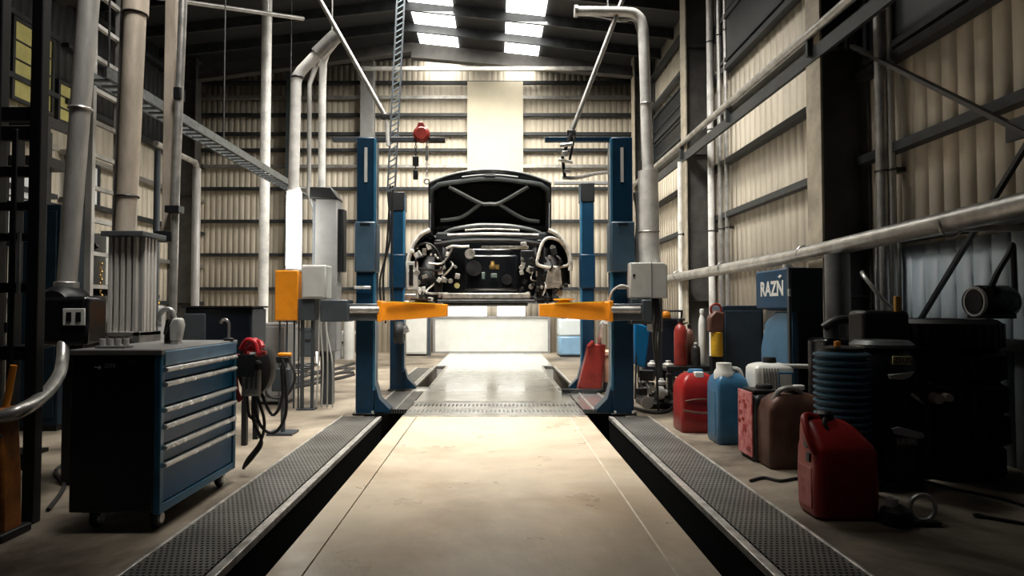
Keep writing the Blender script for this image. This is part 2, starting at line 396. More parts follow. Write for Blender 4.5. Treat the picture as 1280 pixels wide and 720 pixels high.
# right wall girts by bay, columns
COLY = (2.0, 6.2, 10.5, 14.35)
for i in range(len(COLY)):
    ya = COLY[i] + .1; yb = COLY[i+1] - .1 if i + 1 < len(COLY) else YB
    for z in (.85, 1.7, 2.5, 3.3, 4.08, 4.72, 5.5, 6.2):
        trim(MB().box((XR-.14, ya, z-.045), (XR-.03, yb, z+.035)), girtm, 'horizontal girt on the right wall')
    for z in (1.2, 2.1, 2.9, 3.7, 4.55, 5.5, 6.3):
        trim(MB().box((XL+.04, ya, z-.045), (XL+.16, yb, z+.035)), girtl if z in (2.1, 3.7) else girtm, 'horizontal girt on the left wall')
def column(x0, x1, y, ztop, label, inner):
    t = thing('steel_column', ((x0+x1)/2, y, 0), label, 'column', 'portal frame columns')
    MB().box((x0, y-.012, 0), (x1, y+.012, ztop)).build('web', colm, t)
    xin = x0 if inner < 0 else x1; xout = x1 if inner < 0 else x0
    MB().box((xin-.012, y-.14, 0), (xin+.012, y+.14, ztop)).build('inner_flange', flangem if inner < 0 else colm, t, bevel=.003)
    MB().box((xout-.012, y-.14, 0), (xout+.012, y+.14, ztop)).build('outer_flange', colm, t, bevel=.003)
    for z in (1.2, 3.6, 5.4): MB().box((x0, y-.1, z), (x1, y-.012, z+.012)).build('stiffener', colm, t)
column(3.12, 3.57, 6.2, 6.75, 'dark steel column on the right wall nearest the camera', -1)
column(3.12, 3.57, 10.5, 6.75, 'dark steel column halfway along the right wall', -1)
column(3.12, 3.57, 14.35, 6.75, 'dark steel column at the far end of the right wall', -1)
column(-7.27, -6.82, 6.2, 6.7, 'dark steel column on the left wall behind the black rack', 1)
column(-7.27, -6.82, 8.6, 6.7, 'dark steel column halfway along the left wall', 1)
column(-7.27, -6.72, 14.35, 6.7, 'dark steel column in the far left corner of the hall', 1)
b = MB(); b.box((-3.25, 15.25, 0), (-2.93, 15.52, 7.1))
tag(b.build('wind_post', mgrey, bevel=.01), 'grey steel post against the back wall behind the left lift post', 'column')
b = MB(); b.box((-5.05, 15.3, 0), (-4.8, 15.52, 6.9))
tag(b.build('wind_post', mat('teal_steel', (.06, .075, .08), .5, .2)), 'dark teal post against the back wall behind the cable tray', 'column')

# right wall dark windows
def wallwin(n, y0, y1, z0, z1, X, sx, m, nb, label):
    w = MB().box((X, y0, z0), (X - .05*sx, y1, z1)).build('window_%d' % n, m); struct(w, label)
    f = MB(); e = .05
    f.box((X, y0-e, z0-e), (X-.08*sx, y1+e, z0)); f.box((X, y0-e, z1), (X-.08*sx, y1+e, z1+e)); f.box((X, y0-e, z0), (X-.08*sx, y0, z1)); f.box((X, y1, z0), (X-.08*sx, y1+e, z1))
    for i in range(1, nb+1):
        z = z0 + (z1-z0)*i/(nb+1); f.box((X, y0, z-.012), (X-.07*sx, y1, z+.012))
    f.build('window_frame', girtm, w)
wallwin(20, 11.6, 13.9, 4.3, 5.2, XR-.06, 1, glassd, 2, 'dark window high on the far part of the right wall')
wallwin(21, 6.7, 9.9, 4.85, 6.3, XR-.06, 1, glassd, 1, 'dark window high on the right wall')
wallwin(28, 2.5, 5.9, 3.42, 5.9, XR-.06, 1, glassd, 1, 'dark window high on the right wall nearest the camera')
wallwin(22, 9.45, 10.25, 4.25, 5.4, XL+.06, -1, winy, 3, 'yellow lit window high on the left wall')
wallwin(23, 10.45, 11.15, 4.2, 4.8, XL+.06, -1, winy, 2, 'smaller yellow lit window on the left wall')
wallwin(24, 10.75, 11.5, 2.9, 3.6, XL+.06, -1, winl, 1, 'pale window below the yellow ones')
wallwin(25, 9.2, 10.1, 2.2, 3.3, XL+.06, -1, winl, 1, 'pale window behind the black rack')

# white roller door at the back and lit panes over it
t = thing('low_partition', (-.1, 15.4, 0), 'low white partition at the far end of the bright slab', 'partition')
MB().box((-1.46, 15.40, .04), (1.28, 15.46, .84)).build('panel', white, t)
b = MB(); b.box((-1.5, 15.36, .84), (1.32, 15.5, .88)); b.box((-1.5, 15.36, 0), (-1.44, 15.5, .84)); b.box((1.26, 15.36, 0), (1.32, 15.5, .84)); b.box((-1.44, 15.38, 0), (1.26, 15.48, .04)); b.build('frame', mgrey, t, bevel=.005)
for n, xa, xb in ((26, -1.2, -.2), (27, .05, .72)):
    struct(MB().box((xa, 15.47, .89), (xb, 15.5, 1.12)).build('window_%d' % n, winw), 'small lit pane above the low white partition')

# ================================================================== LIFT
def lift_post(x0, x1, y0, y1, ztop, side, label, front):
    """side: +1 when the inner face looks towards +x"""
    t = thing('lift_post', ((x0+x1)/2, (y0+y1)/2, .004), label, 'lift post', 'car lift posts')
    xi = x1 if side > 0 else x0; xo = x0 if side > 0 else x1
    MB().box((x0, y0, .01), (x1, y1, ztop)).build('column', navy, t, bevel=.012)
    MB().box((xi - .012*side, y0-.006, .25), (xi + .012*side, y0 + .03, ztop-.02)).build('edge_strip', navyedge, t, bevel=.003)
    b = MB(); b.prism([(xi, .02), (xi + .16*side, .02), (xi + .16*side, .05), (xi + .05*side, .16), (xi, .34)], 'y', y0 + .02, y1 - .02)
    b.build('foot_gusset', navy, t, bevel=.005)
    MB().box((x0 - .02, y0 - .04, .004), (x1 + .02, y1 + .06, .022)).build('base_plate', black, t, bevel=.004)
    xm = (x0+x1)/2
    if front:
        MB().cbox((xm, y0-.003, ztop-.29), (.03, .008, .36)).build('slot_strip', lgrey, t)
        MB().box((x0-.012, y0-.03, 1.46), (x1+.012, y1+.01, 1.98)).build('carriage', mat('slate_navy%d' % side, (.045, .085, .13), .35, 0, 4, .25), t, bevel=.015)
        MB().cbox((xm, y0-.034, 1.955), (.1, .008, .02)).build('carriage_notch', black, t)
        MB().cbox((xm-.02*side, y0-.045, 1.30), (.17, .02, .03)).build('lock_bar', chrome, t, bevel=.004)
        b = MB(); b.box((x0-.27 if side > 0 else x0-.68, y0+.05, ztop-.03), (x1+.62 if side > 0 else x1+.0, y0+.12, ztop+.015)); b.build('top_bar', dgrey if side > 0 else navy, t, bevel=.004)
        for z in (.06,):
            for dx in (-.09, .09): MB().cyl((xm+dx, y0-.03, .02), (xm+dx, y0-.03, .045), .013, 6).build('anchor_bolt', chrome, t)
    else:
        MB().box((x0-.012, y0-.02, 1.35), (x1+.012, y1+.01, 1.8)).build('carriage', navy, t, bevel=.012)
        if side < 0: MB().box((x0-.35, y0+.02, ztop+.02), (x1+.35, y0+.08, ztop+.06)).build('top_bar', mgrey, t, bevel=.004)
        MB().box((x0-.01, y0-.01, ztop-.22), (x1+.01, y1+.01, ztop+.03)).build('head_block', black, t, bevel=.008)
    return t
post_left = lift_post(-1.43, -1.24, 6.57, 6.80, 2.86, 1, 'front left navy lift post with an orange arm, nearest the tall glowing tube lamp', True)
post_right = lift_post(1.20, 1.42, 6.57, 6.80, 2.86, -1, 'front right navy lift post with an orange arm, beside the white duct', True)
lift_post(-1.39, -1.21, 8.46, 8.64, 2.60, 1, 'rear left navy lift post behind the front left one, wound with cables', False)
lift_post(1.14, 1.31, 8.46, 8.64, 2.72, -1, 'rear right navy lift post behind the leaning dark red ramp', False)

def lift_arm(side, post):
    s = side                                           # -1 left, +1 right
    X = lambda v: v * s
    t = bpy.data.objects.new('swing_arm', None); C.objects.link(t); t.parent = post
    MB().box((X(1.46), 6.36, .955), (X(1.74 if s < 0 else 1.56), 6.60, 1.175)).build('hinge_block', dgrey, t, bevel=.012)
    MB().box((X(1.14), 6.37, .965), (X(1.47), 6.55, 1.135)).build('outer_beam', armgrey, t, bevel=.008)
    MB().cyl((X(1.15), 6.365, 1.075), (X(1.44), 6.365, 1.075), .036).build('hydraulic_cylinder', galv, t)
    # orange telescopic beam, tapering towards the tip and swinging back under the sill
    tip = .50 if s < 0 else .46
    rings = []
    for f, w, hgt in ((0, .2, .19), (.45, .19, .175), (1, .15, .125)):
        x = X(1.16 + (tip - 1.16) * f); y = 6.36 + .30 * f; zc = 1.06 + .008*f
        rings.append([Vector((x, y, zc-hgt/2)), Vector((x, y+w, zc-hgt/2)), Vector((x, y+w, zc+hgt/2)), Vector((x, y, zc+hgt/2))])
    MB().loft(rings).build('orange_beam', orange, t, bevel=.008)
    MB().box((X(1.17), 6.345, .955), (X(1.13), 6.58, 1.165)).build('beam_collar', orange, t, bevel=.005)
    b = MB()
    b.bar((X(1.08), 6.352, 1.155), (X(.62), 6.60, 1.135), .03, .012); b.build('top_rib', yellow, t)
    px = .78 if s < 0 else .72
    p = MB(); p.lathe([(.0, 0), (.09, 0), (.09, .025), (.06, .03), (.06, .04), (.11, .045), (.11, .06), (0, .06)], (X(px), 6.70, 1.13)); p.build('lifting_pad', yellow if s > 0 else dirtyiron, t)
    return t
lift_arm(-1, post_left)
lift_arm(1, post_right)

# left control group
t = thing('control_box', (-1.93, 6.9, .0), 'light grey control box on a slate bracket beside the left lift arm', 'control box', 'lift control boxes')
MB().box((-2.06, 6.80, 1.19), (-1.80, 7.05, 1.55)).build('housing', lgrey, t, bevel=.015)
MB().box((-2.075, 6.86, 1.20), (-2.06, 7.05, 1.54)).build('side_plate', dgrey, t, bevel=.004)
MB().box((-2.11, 6.84, .96), (-1.93, 7.05, 1.19)).build('bracket', dgrey, t, bevel=.01)
b = MB()
for x in (-2.08, -1.97): b.box((x-.015, 6.9, 0), (x+.015, 6.94, .97))
b.box((-2.12, 6.86, 0), (-1.93, 6.98, .015)); b.build('stand', dgrey, t)
MB().box((-2.04, 6.795, 1.21), (-1.83, 6.8, 1.53)).build('door', lgrey, t, bevel=.003)
b = MB()
for i in range(4): b.tube([(-1.9+.028*i, 6.95, 1.2), (-1.9+.03*i+random.uniform(-.03,.03), 6.95, .9), (-1.92+.05*i, 6.97, .5), (-1.95+.06*i, 7.0, .01)], .009, 6, True, 5)
b.build('cable', lgrey, t)
t = thing('cable_duct_cabinet', (-1.9, 7.3, 0), 'tall mid grey switch cabinet rising above the light grey control box', 'cabinet')
MB().box((-2.04, 7.22, .6), (-1.79, 7.46, 2.33)).build('body', mgrey, t, bevel=.012)
MB().box((-2.075, 7.24, 1.4), (-2.04, 7.44, 2.3)).build('side_channel', armgrey, t, bevel=.004)
MB().box((-1.79, 7.25, 1.5), (-1.72, 7.40, 2.22)).build('cable_tray', black, t, bevel=.01)
b = MB(); b.prism([(-2.1, 2.33), (-1.78, 2.33), (-1.86, 2.46), (-2.1, 2.46)], 'y', 7.2, 7.48); b.build('cap', black, t, bevel=.01)
MB().box((-1.98, 7.28, 0), (-1.85, 7.4, .6)).build('pedestal', dgrey, t)
# right control group
t = thing('control_box', (1.52, 6.5, 0), 'light grey control box with a slate lower part hanging on the right lift arm', 'control box', 'lift control boxes')
b = MB(); b.prism([(1.355, 1.19), (1.73, 1.19), (1.73, 1.52), (1.70, 1.55), (1.355, 1.55)], 'y', 6.42, 6.78); b.build('housing', lgrey, t, bevel=.012)
MB().box((1.565, 6.412, 1.19), (1.575, 6.42, 1.55)).build('seam', mgrey, t)
MB().cyl((1.395, 6.41, 1.42), (1.395, 6.425, 1.42), .013, 10).build('key_switch', black, t)
MB().box((1.36, 6.42, .93), (1.57, 6.72, 1.19)).build('lower_box', dgrey, t, bevel=.012)
MB().box((1.59, 6.5, .85), (1.70, 6.72, 1.19)).build('rear_bracket', mgrey, t, bevel=.006)
b = MB()
for i in range(3): b.tube([(1.60+.02*i, 6.48, 1.19), (1.62+.02*i, 6.46, 1.0), (1.60+.03*i, 6.5, .8), (1.66, 6.6, .45), (1.70, 6.7, .01)], .011, 6, True, 5)
b.build('cable', black, t)
b = MB(); b.tube([(1.36, 6.5, 1.30), (1.28, 6.5, 1.32), (1.20, 6.52, 1.27), (1.17, 6.56, 1.18)], .012, 8, True, 5); b.build('hose', lgrey, t)
t = thing('warning_beacon', (1.8, 7.0, 0), 'small orange beacon on a slate post beside the right control box', 'beacon')
MB().box((1.77, 6.98, 0), (1.82, 7.02, 1.22)).build('post', dgrey, t, bevel=.004)
MB().lathe([(0, 0), (.05, 0), (.055, .02), (.05, .05), (.03, .075), (0, .08)], (1.86, 6.98, .98)).build('lamp', orange, t)
MB().box((1.77, 6.96, .95), (1.91, 7.0, .98)).build('bracket', dgrey, t)
# white duct with bent pipe above the right control box
t = thing('exhaust_duct', (1.62, 6.62, 1.55), 'white vertical duct narrowing to a pipe bent over the lift, on the right control box', 'duct')
D0, D1 = A(812, 330, 6.62), A(810, 214, 6.62)
MB().tube([(D0.x, 6.62, 1.55), (D0.x-.005, 6.62, 1.6), (D1.x, 6.62, D1.z)], [.112, .108, .102], 24).build('lower_duct', whitepipe, t)
b = MB(); b.tube([(1.44, 6.66, 1.55), (1.46, 6.66, 1.62), (1.50, 6.66, 2.0), (1.47, 6.66, 2.3)], .03, 8, True, 4); b.build('dark_hose', mgrey, t)
E = [A(810, 216, 6.62), A(805, 60, 6.62), A(803, 32, 6.62), A(797, 20, 6.62), A(782, 15, 6.62), A(722, 14, 6.62)]
MB().tube(E, [.058, .056, .054, .052, .05, .048], 16, True, 4).build('upper_pipe', whitepipe, t)
MB().tube([A(722, 14, 6.615), A(718, 14, 6.615)], .062, 16).build('end_collar', galv, t); MB().torus(A(808, 130, 6.62), .06, .008, 'z', 20, 6).build('collar', galv, t); MB().torus(A(811, 290, 6.62), .108, .006, 'z', 24, 6).build('collar', galv, t)
MB().tube([A(735, 18, 6.66), A(775, 26, 6.66), A(798, 40, 6.66), A(803, 200, 6.66)], .016, 8, True, 4).build('side_tube', galv, t)
b = MB(); b.cyl(A(760, 14, 6.62), (A(760, 14, 6.62).x, 6.62, 6.9), .008, 6); b.build('hanger_rod', galv, t)
# diagonal ceiling rods
for pa, pb, lab in (((400, 0), (482, 146), 'straight silver rod slanting down from the roof to the left lift top bar'), ((778, 0), (714, 166), 'straight silver rod slanting down from the roof above the right lift top bar')):
    p, q = A(*pa, 6.62), A(*pb, 6.62); d = (p - q); top = q + d * ((6.68 - q.z) / d.z)
    t = thing('brace_rod', q, lab, 'rod', 'slanting ceiling rods')
    MB().tube([q, top], .026, 10).build('rod', galv, t)
    b = MB(); b.cbox(q, (.09, .06, .05)); b.build('end_clevis', dirtyiron, t, bevel=.006)
b = MB(); b.tube([A(483, 147, 6.62), A(485, 182, 6.62)], .02, 8)
tag(b.build('drop_tube', whitepipe), 'short white tube hanging below the left slanting rod', 'tube')
# red hoist trolley on the left top bar with tools
t = thing('tool_balancer', A(528, 178, 6.62), 'dark red balancer hanging over the car on the end of the left top bar', 'balancer')
c = A(527, 168, 6.58)
MB().lathe([(0, -.05), (.06, -.05), (.085, -.03), (.085, .03), (.06, .05), (0, .05)], c, 'y').build('drum_housing', redpaint, t)
b = MB(); b.prism([(c.x-.06, c.z+.02), (c.x+.06, c.z+.02), (c.x+.02, c.z+.12), (c.x-.03, c.z+.12)], 'y', c.y-.04, c.y+.04); b.build('housing_top', redpaint, t, bevel=.008)
MB().box((c.x+.03, c.y, c.z-.07), (c.x+.24, c.y+.09, c.z-.03)).build('slide_bar', dirtyiron, t, bevel=.004)
for dx, l, m in ((-.06, .34, dirtyiron), (.055, .40, galv)):
    b = MB(); z = c.z - .07
    for i in range(int(l/.03)): b.torus((c.x+dx, c.y, z-.03*i), .012, .005, 'x' if i % 2 else 'y', 8, 5)
    b.build('chain', m, t)
b = MB(); b.cbox((c.x-.06, c.y, c.z-.42), (.05, .05, .1)); b.cbox((c.x-.06, c.y, c.z-.28), (.06, .05, .1)); b.build('hook_block', black, t, bevel=.008)
b = MB(); b.torus((c.x+.055, c.y, c.z-.49), .025, .008, 'y', 14, 6); b.cbox((c.x+.055, c.y, c.z-.2), (.03, .03, .14)); b.build('hook', galv, t)
t = thing('hanging_tool', A(709, 178, 6.62), 'jointed dark tool clamp hanging below the right slanting rod', 'tool')
b = MB(); b.bar(A(714, 168, 6.6), A(703, 196, 6.6), .035); b.bar(A(703, 196, 6.6), A(706, 222, 6.6), .03); b.bar(A(718, 172, 6.6), A(712, 200, 6.6), .025); b.build('arm', dirtyiron, t, bevel=.004)
b = MB(); b.cyl(A(700, 182, 6.56), A(716, 180, 6.56), .02, 10); b.cyl(A(698, 200, 6.56), A(716, 203, 6.56), .018, 10); b.cbox(A(706, 192, 6.55), (.06, .05, .05)); b.cbox(A(709, 214, 6.58), (.07, .05, .03)); b.build('joint', galv, t, bevel=.004)
b = MB(); b.tube([A(704, 222, 6.6), A(722, 222, 6.8), A(745, 217, 7.6), A(765, 215, 8.4)], .02, 8, True, 5); b.build('feed_pipe', galv, t)

# lattice mast with cable by the rear left post
t = thing('lattice_mast', A(490, 230, 7.6), 'thin blue-grey lattice strip hanging from the roof beside the left lift post', 'mast')
p0, p1 = A(489, 240, 7.6), A(500, 20, 7.6); top = p0 + (p1-p0) * ((6.9 - p0.z) / (p1.z - p0.z))
b = MB(); dx = Vector((.045, 0, 0))
b.bar(p0-dx, top-dx, .018); b.bar(p0+dx, top+dx, .018); b.build('rail', dgrey, t)
b = MB(); n = 62
for i in range(n):
    a_ = p0.lerp(top, i/n); c_ = p0.lerp(top, (i+.8)/n)
    b.bar(a_ - dx, c_ + dx, .014, .014)
b.build('lattice', mat('blue_grey_steel', (.13, .17, .19), .45, .4), t)
t = thing('hanging_cables', A(487, 400, 7.7), 'black cables hanging down the front of the rear left lift post', 'cables')
for k, (a_, e_) in enumerate((((488, 232), (482, 404)), ((491, 232), (493, 412)), ((485, 240), (478, 395)))):
    MB().tube([A(*a_, 7.75), A(a_[0]-4+3*k, 300, 7.8), A(e_[0]-3, 350, 7.85), A(*e_, 7.9)], .013, 7, True, 6).build('cable', rubber, t)
MB().lathe([(0, -.06), (.13, -.06), (.15, -.02), (.15, .02), (.13, .06), (0, .06)], A(499, 416, 8.3), 'x').build('cable_reel', rubber, t)
MB().cyl(A(497, 416, 8.3), A(510, 410, 8.3), .05).build('reel_hub', galv, t)

# ================================================================== CAR
XC = -.065
car = thing('car', (XC, 9.0, 1.16), 'black car with raised bonnet and stripped front end, held up on the lift', 'car')
def ring(y, zb, zs, zt, ws, wt, wb):                   # lower body / cabin section, closed
    return [Vector((XC + x, y, z)) for x, z in ((-wb, zb), (wb, zb), (ws, zb+.12), (ws, zs), (wt, zt), (wt*.6, zt+.03), (-wt*.6, zt+.03), (-wt, zt), (-ws, zs), (-ws, zb+.12))]
b = MB(); b.loft([ring(8.15, 1.2, 1.86, 1.94, .86, .78, .7), ring(8.5, 1.18, 1.9, 2.05, .87, .72, .72), ring(9.0, 1.18, 1.92, 2.36, .88, .60, .72), ring(9.9, 1.18, 1.94, 2.42, .88, .58, .72), ring(10.7, 1.2, 1.95, 2.32, .87, .58, .70), ring(11.1, 1.25, 1.9, 2.0, .84, .66, .66), ring(11.3, 1.32, 1.8, 1.9, .78, .62, .6)])
b.build('body_shell', carpaint, car)
for s in (-1, 1):
    b = MB(); b.prism([(8.75, 1.98), (9.05, 2.32), (10.3, 2.34), (10.8, 2.02)], 'x', XC + s*.62, XC + s*.86)
    b2 = MB(); b2.loft([[Vector((XC+s*(.885-.27*max(0,(z-1.93)/.45)), y, z)) for y, z in ((8.8, 1.97), (9.05, 2.30), (9.75, 2.33), (9.75, 1.97))], [Vector((XC+s*(.87-.27*max(0,(z-1.93)/.45)), y, z)) for y, z in ((8.8, 1.97), (9.05, 2.30), (9.75, 2.33), (9.75, 1.97))]])
    b2.build('side_window', glassd, car)
# floor pan / subframe
b = MB(); b.box((XC-.70, 7.1, 1.15), (XC-.55, 11.0, 1.22)); b.box((XC+.55, 7.1, 1.15), (XC+.70, 11.0, 1.22)); b.box((XC-.7, 8.0, 1.17), (XC+.7, 10.9, 1.2)); b.build('underframe', dirtyiron, car, bevel=.01)
# firewall and dark bay interior
MB().box((XC-.80, 8.05, 1.2), (XC+.80, 8.12, 1.95)).build('firewall', blackgloss, car)
# fenders
def fender(s):
    rows = []
    prof = [(.905, 1.22), (.915, 1.42), (.905, 1.58), (.875, 1.72), (.82, 1.83), (.75, 1.90), (.66, 1.945)]
    for y, k in ((7.02, .985), (7.25, 1.0), (7.6, 1.0), (8.2, 1.0)):
        rows.append([Vector((XC + s*x*k, y, z*(1 if y > 7.1 else .993))) for x, z in prof])
    # cut the wheel opening by dropping low strip between y 7.25 and 7.95
    b = MB(); b.loft([[r[i] for i in range(2, 7)] for r in rows], False, False)
    o = b.build('fender', carpaint, car); md = o.modifiers.new('solid', 'SOLIDIFY'); md.thickness = .012
    # folded front edge of the fender, bright light put into its pale colour
    e = MB(); e.tube([Vector((XC + s*x*.985, 7.01, z)) for x, z in ((.90, 1.50), (.905, 1.585), (.875, 1.72), (.82, 1.83), (.75, 1.905), (.66, 1.95))], .024, 8, True, 4)
    part_label(e.build('fender_edge', caredge, o), 'pale front edge of the fender, coloured as if brightly lit')
    w = MB(); pts = [Vector((XC + s*.90, 7.62 + .36*math.cos(a), 1.36 + .36*math.sin(a))) for a in [PI*i/14 for i in range(15)]]
    w.tube(pts, .018, 6); w.build('wheel_arch_lip', carpaint, o)
    l = MB(); l.loft([[Vector((XC + s*x, 7.62 + .36*math.cos(a), 1.36 + .36*math.sin(a))) for a in [PI*i/14 for i in range(15)]] for x in (.89, .60)], False, False)
    q = l.build('wheel_well', rubber, o); md = q.modifiers.new('solid', 'SOLIDIFY'); md.thickness = .01
    # headlight opening frame
    h = MB()
    if s > 0: loop = [(.52, 1.60), (.58, 1.80), (.66, 1.86), (.78, 1.82), (.86, 1.70), (.875, 1.58), (.80, 1.545), (.66, 1.535), (.54, 1.56), (.52, 1.60)]
    else: loop = [(.50, 1.56), (.58, 1.73), (.68, 1.80), (.80, 1.76), (.87, 1.64), (.88, 1.55), (.80, 1.53), (.66, 1.51), (.54, 1.50), (.50, 1.56)]
    h.tube([Vector((XC + s*x, 7.0 + .02*math.sin(9*x), z)) for x, z in loop], .013 if s < 0 else .017, 8, False, 4)
    h.build('headlight_frame', caredge if s > 0 else dirtyiron, car)
for s in (-1, 1): fender(s)
# hanging bumper brackets on both sides
b = MB(); b.box((XC-.90, 6.98, 1.29), (XC-.78, 7.02, 1.60)); b.build('bumper_bracket', lgrey, car, bevel=.008)
b = MB(); b.box((XC-.875, 6.97, 1.34), (XC-.83, 6.985, 1.56)); b.build('bracket_slot', black, car)
b = MB(); b.prism([(XC+.60, 1.30), (XC+.80, 1.32), (XC+.78, 1.52), (XC+.70, 1.55), (XC+.64, 1.50)], 'y', 6.98, 7.06); b.build('bumper_bracket', alloy, car, bevel=.008)
b = MB(); b.cbox((XC-.86, 6.98, 1.20), (.13, .06, .09)); b.cbox((XC-.9, 6.97, 1.14), (.06, .06, .06)); b.build('sill_clamp', galv, car, bevel=.01)
# front structure
b = MB(); b.tube([(XC-.60, 7.02, 1.79), (XC-.3, 6.99, 1.825), (XC, 6.98, 1.83), (XC+.3, 6.99, 1.825), (XC+.60, 7.02, 1.79)], .025, 8, True, 4); b.build('upper_crossmember', black, car)
b = MB(); b.tube([(XC-.5, 7.6, 1.955), (XC, 7.55, 1.965), (XC+.58, 7.6, 1.955)], .022, 8, True, 5); part_label(b.build('cowl_strip', galv, car), 'pale strip across the cowl')
b = MB(); b.tube([(XC-.47, 6.98, 1.74), (XC-.40, 6.97, 1.765), (XC-.3, 6.97, 1.76), (XC-.22, 6.97, 1.765)], .016, 8, True, 4); b.tube([(XC-.66, 6.97, 1.58), (XC-.52, 6.97, 1.575), (XC-.45, 6.98, 1.66), (XC-.40, 6.97, 1.76)], .013, 8, True, 4); b.build('coolant_pipe', galv, car)
b = MB(); b.cbox((XC+.17, 7.0, 1.755), (.52, .04, .035)); b.build('latch_panel', alloy, car, bevel=.006)
b = MB(); b.box((XC-.52, 6.98, 1.19), (XC+.45, 7.06, 1.255)); part_label(b.build('lower_crossmember', alloy, car, bevel=.012), 'scuffed bare metal lower crossmember')
b = MB(); b.cyl((XC-.56, 6.97, 1.165), (XC+.5, 6.97, 1.165), .018); b.cyl((XC-.5, 7.0, 1.13), (XC+.42, 7.0, 1.135), .022); b.build('anti_roll_bar', dirtyiron, car)
for s in (-1, 1):
    b = MB(); b.box((XC+s*.52, 7.0, 1.14), (XC+s*.60, 7.12, 1.84)); b.bar((XC+s*.56, 7.05, 1.5), (XC+s*.60, 8.1, 1.6), .09, .12); b.build('chassis_rail', black, car, bevel=.01)
    b = MB(); b.lathe([(0, 0), (.13, 0), (.13, .05), (.09, .12), (.05, .13), (.05, .17), (0, .17)], (XC+s*.6, 7.6, 1.68)); b.build('strut_tower', dirtyiron, car)
    b = MB(); b.cyl((XC+s*.66, 7.55, 1.15), (XC+s*.6, 7.6, 1.68), .05); b.lathe([(0, -.05), (.17, -.05), (.17, .03), (.08, .04), (.08, .08), (0, .08)], (XC+s*.78, 7.6, 1.33), 'x'); b.build('wheel_hub', dirtyiron, car)
    b = MB(); b.bar((XC+s*.3, 7.3, 1.2), (XC+s*.72, 7.5, 1.22), .07, .04); b.build('suspension_arm', dirtyiron, car, bevel=.008)
# engine
b = MB(); b.cbox((XC+.02, 7.65, 1.50), (.62, .5, .42)); b.cbox((XC+.02, 7.62, 1.74), (.5, .34, .1)); b.build('engine_block', blackgloss, car, bevel=.03)
MB().lathe([(0, 0), (.09, 0), (.09, .03), (.03, .035), (0, .035)], (XC-.18, 7.36, 1.55), 'y').build('pulley', dirtyiron, car); MB().lathe([(0, 0), (.06, 0), (.06, .03), (.02, .035), (0, .035)], (XC+.2, 7.36, 1.42), 'y').build('pulley', dirtyiron, car)
b = MB(); b.lathe([(0, 0), (.035, 0), (.04, .03), (.025, .06), (.02, .09), (0, .09)], (XC+.035, 7.30, 1.535)); b.cbox((XC+.09, 7.30, 1.56), (.04, .04, .05)); b.build('brass_fitting', brass, car)
b = MB(); b.cbox((XC+.05, 7.29, 1.46), (.07, .04, .05)); b.cbox((XC-.07, 7.29, 1.46), (.035, .04, .08)); b.build('sensor_block', mat('green_grey', (.16, .22, .19), .4), car, bevel=.006)
b = MB(); b.lathe([(0, 0), (.03, 0), (.03, .04), (0, .05)], (XC-.36, 7.1, 1.34), 'y'); b.build('oil_cap', tape, car)
b = MB(); b.lathe([(0, -.04), (.055, -.04), (.06, 0), (.055, .04), (0, .04)], (XC-.22, 7.2, 1.70), 'y'); b.build('throttle_body', alloy, car)
b = MB(); b.box((XC+.36, 7.4, 1.56), (XC+.52, 7.6, 1.76)); b.build('battery', black, car, bevel=.01)
rng = random.Random(3)
for k in range(11):
    b = MB(); s = -1 if k % 2 else 1; x = XC + s*rng.uniform(.40, .74); z = rng.uniform(1.22, 1.72)
    b.tube([(x, 7.03, z), (x + rng.uniform(-.1, .1), 6.96, z - rng.uniform(.03, .12)), (x + rng.uniform(-.14, .14), 7.03, z - rng.uniform(.1, .22))], rng.uniform(.007, .014), 6, True, 5)
    b.build('hose', rubber if k % 3 else alloy, car)
for k in range(64):
    s = -1 if k % 2 else 1; x = XC + s*rng.uniform(.34, .86); z = rng.uniform(1.18, 1.80); w = rng.uniform(.025, .07); y = 7.0 + rng.uniform(-.03, .05)
    b = MB()
    if k % 3: b.cbox((x, y, z), (w, .04, rng.uniform(.025, .08)), RY(rng.uniform(-.6, .6)))
    else: b.lathe([(0, -.02), (w*.5, -.02), (w*.5, .01), (w*.25, .02), (0, .02)], (x, y, z), 'y', 12)
    b.build('engine_fitting', (alloy, caredge, dirtyiron, alloy)[k % 4], car, bevel=.005)
# bonnet, raised
def hood_pt(u, v):                                     # u -1..1 across, v 0 hinge .. 1 front edge
    w = .765 - .02 * v
    topz = 2.755 - .155 * abs(u)**2.2
    z = 2.0 + (topz - 2.0) * v
    y = 8.02 - .42 * v - .07 * (1-u*u) * (1 - v*.3)
    return Vector((XC - .0 + u*w, y + .12*v*v, z))
n, m = 20, 10
b = MB(); rows = [[hood_pt(-1 + 2*i/n, j/m) for i in range(n+1)] for j in range(m+1)]; b.loft(rows, False, False)
hood = b.build('bonnet', carpaint, car); md = hood.modifiers.new('solid', 'SOLIDIFY'); md.thickness = .02; md.offset = 0
def hp(u, v, off=.03): p = hood_pt(u, v); return p + Vector((0, -off, 0))
b = MB(); b.loft([[hp(-.9 + 1.8*i/n, .16 + .66*j/m, .014) for i in range(n+1)] for j in range(m+1)], False, False)
q = b.build('bonnet_liner', mat('liner_felt', (.006, .0065, .007), .9, spec=.1), hood); md = q.modifiers.new('solid', 'SOLIDIFY'); md.thickness = .008
b = MB()
for path in ([(-.66, .80), (-.55, .72), (-.16, .49), (0, .475), (.16, .49), (.52, .72), (.62, .80)], [(-.80, .26), (-.6, .26), (-.42, .30), (-.16, .47)], [(.80, .24), (.6, .25), (.42, .32), (.16, .47)]):
    b.tube([hp(u, v) for u, v in path], .024, 8, True, 5)
b.build('inner_brace', hoodrib, hood)
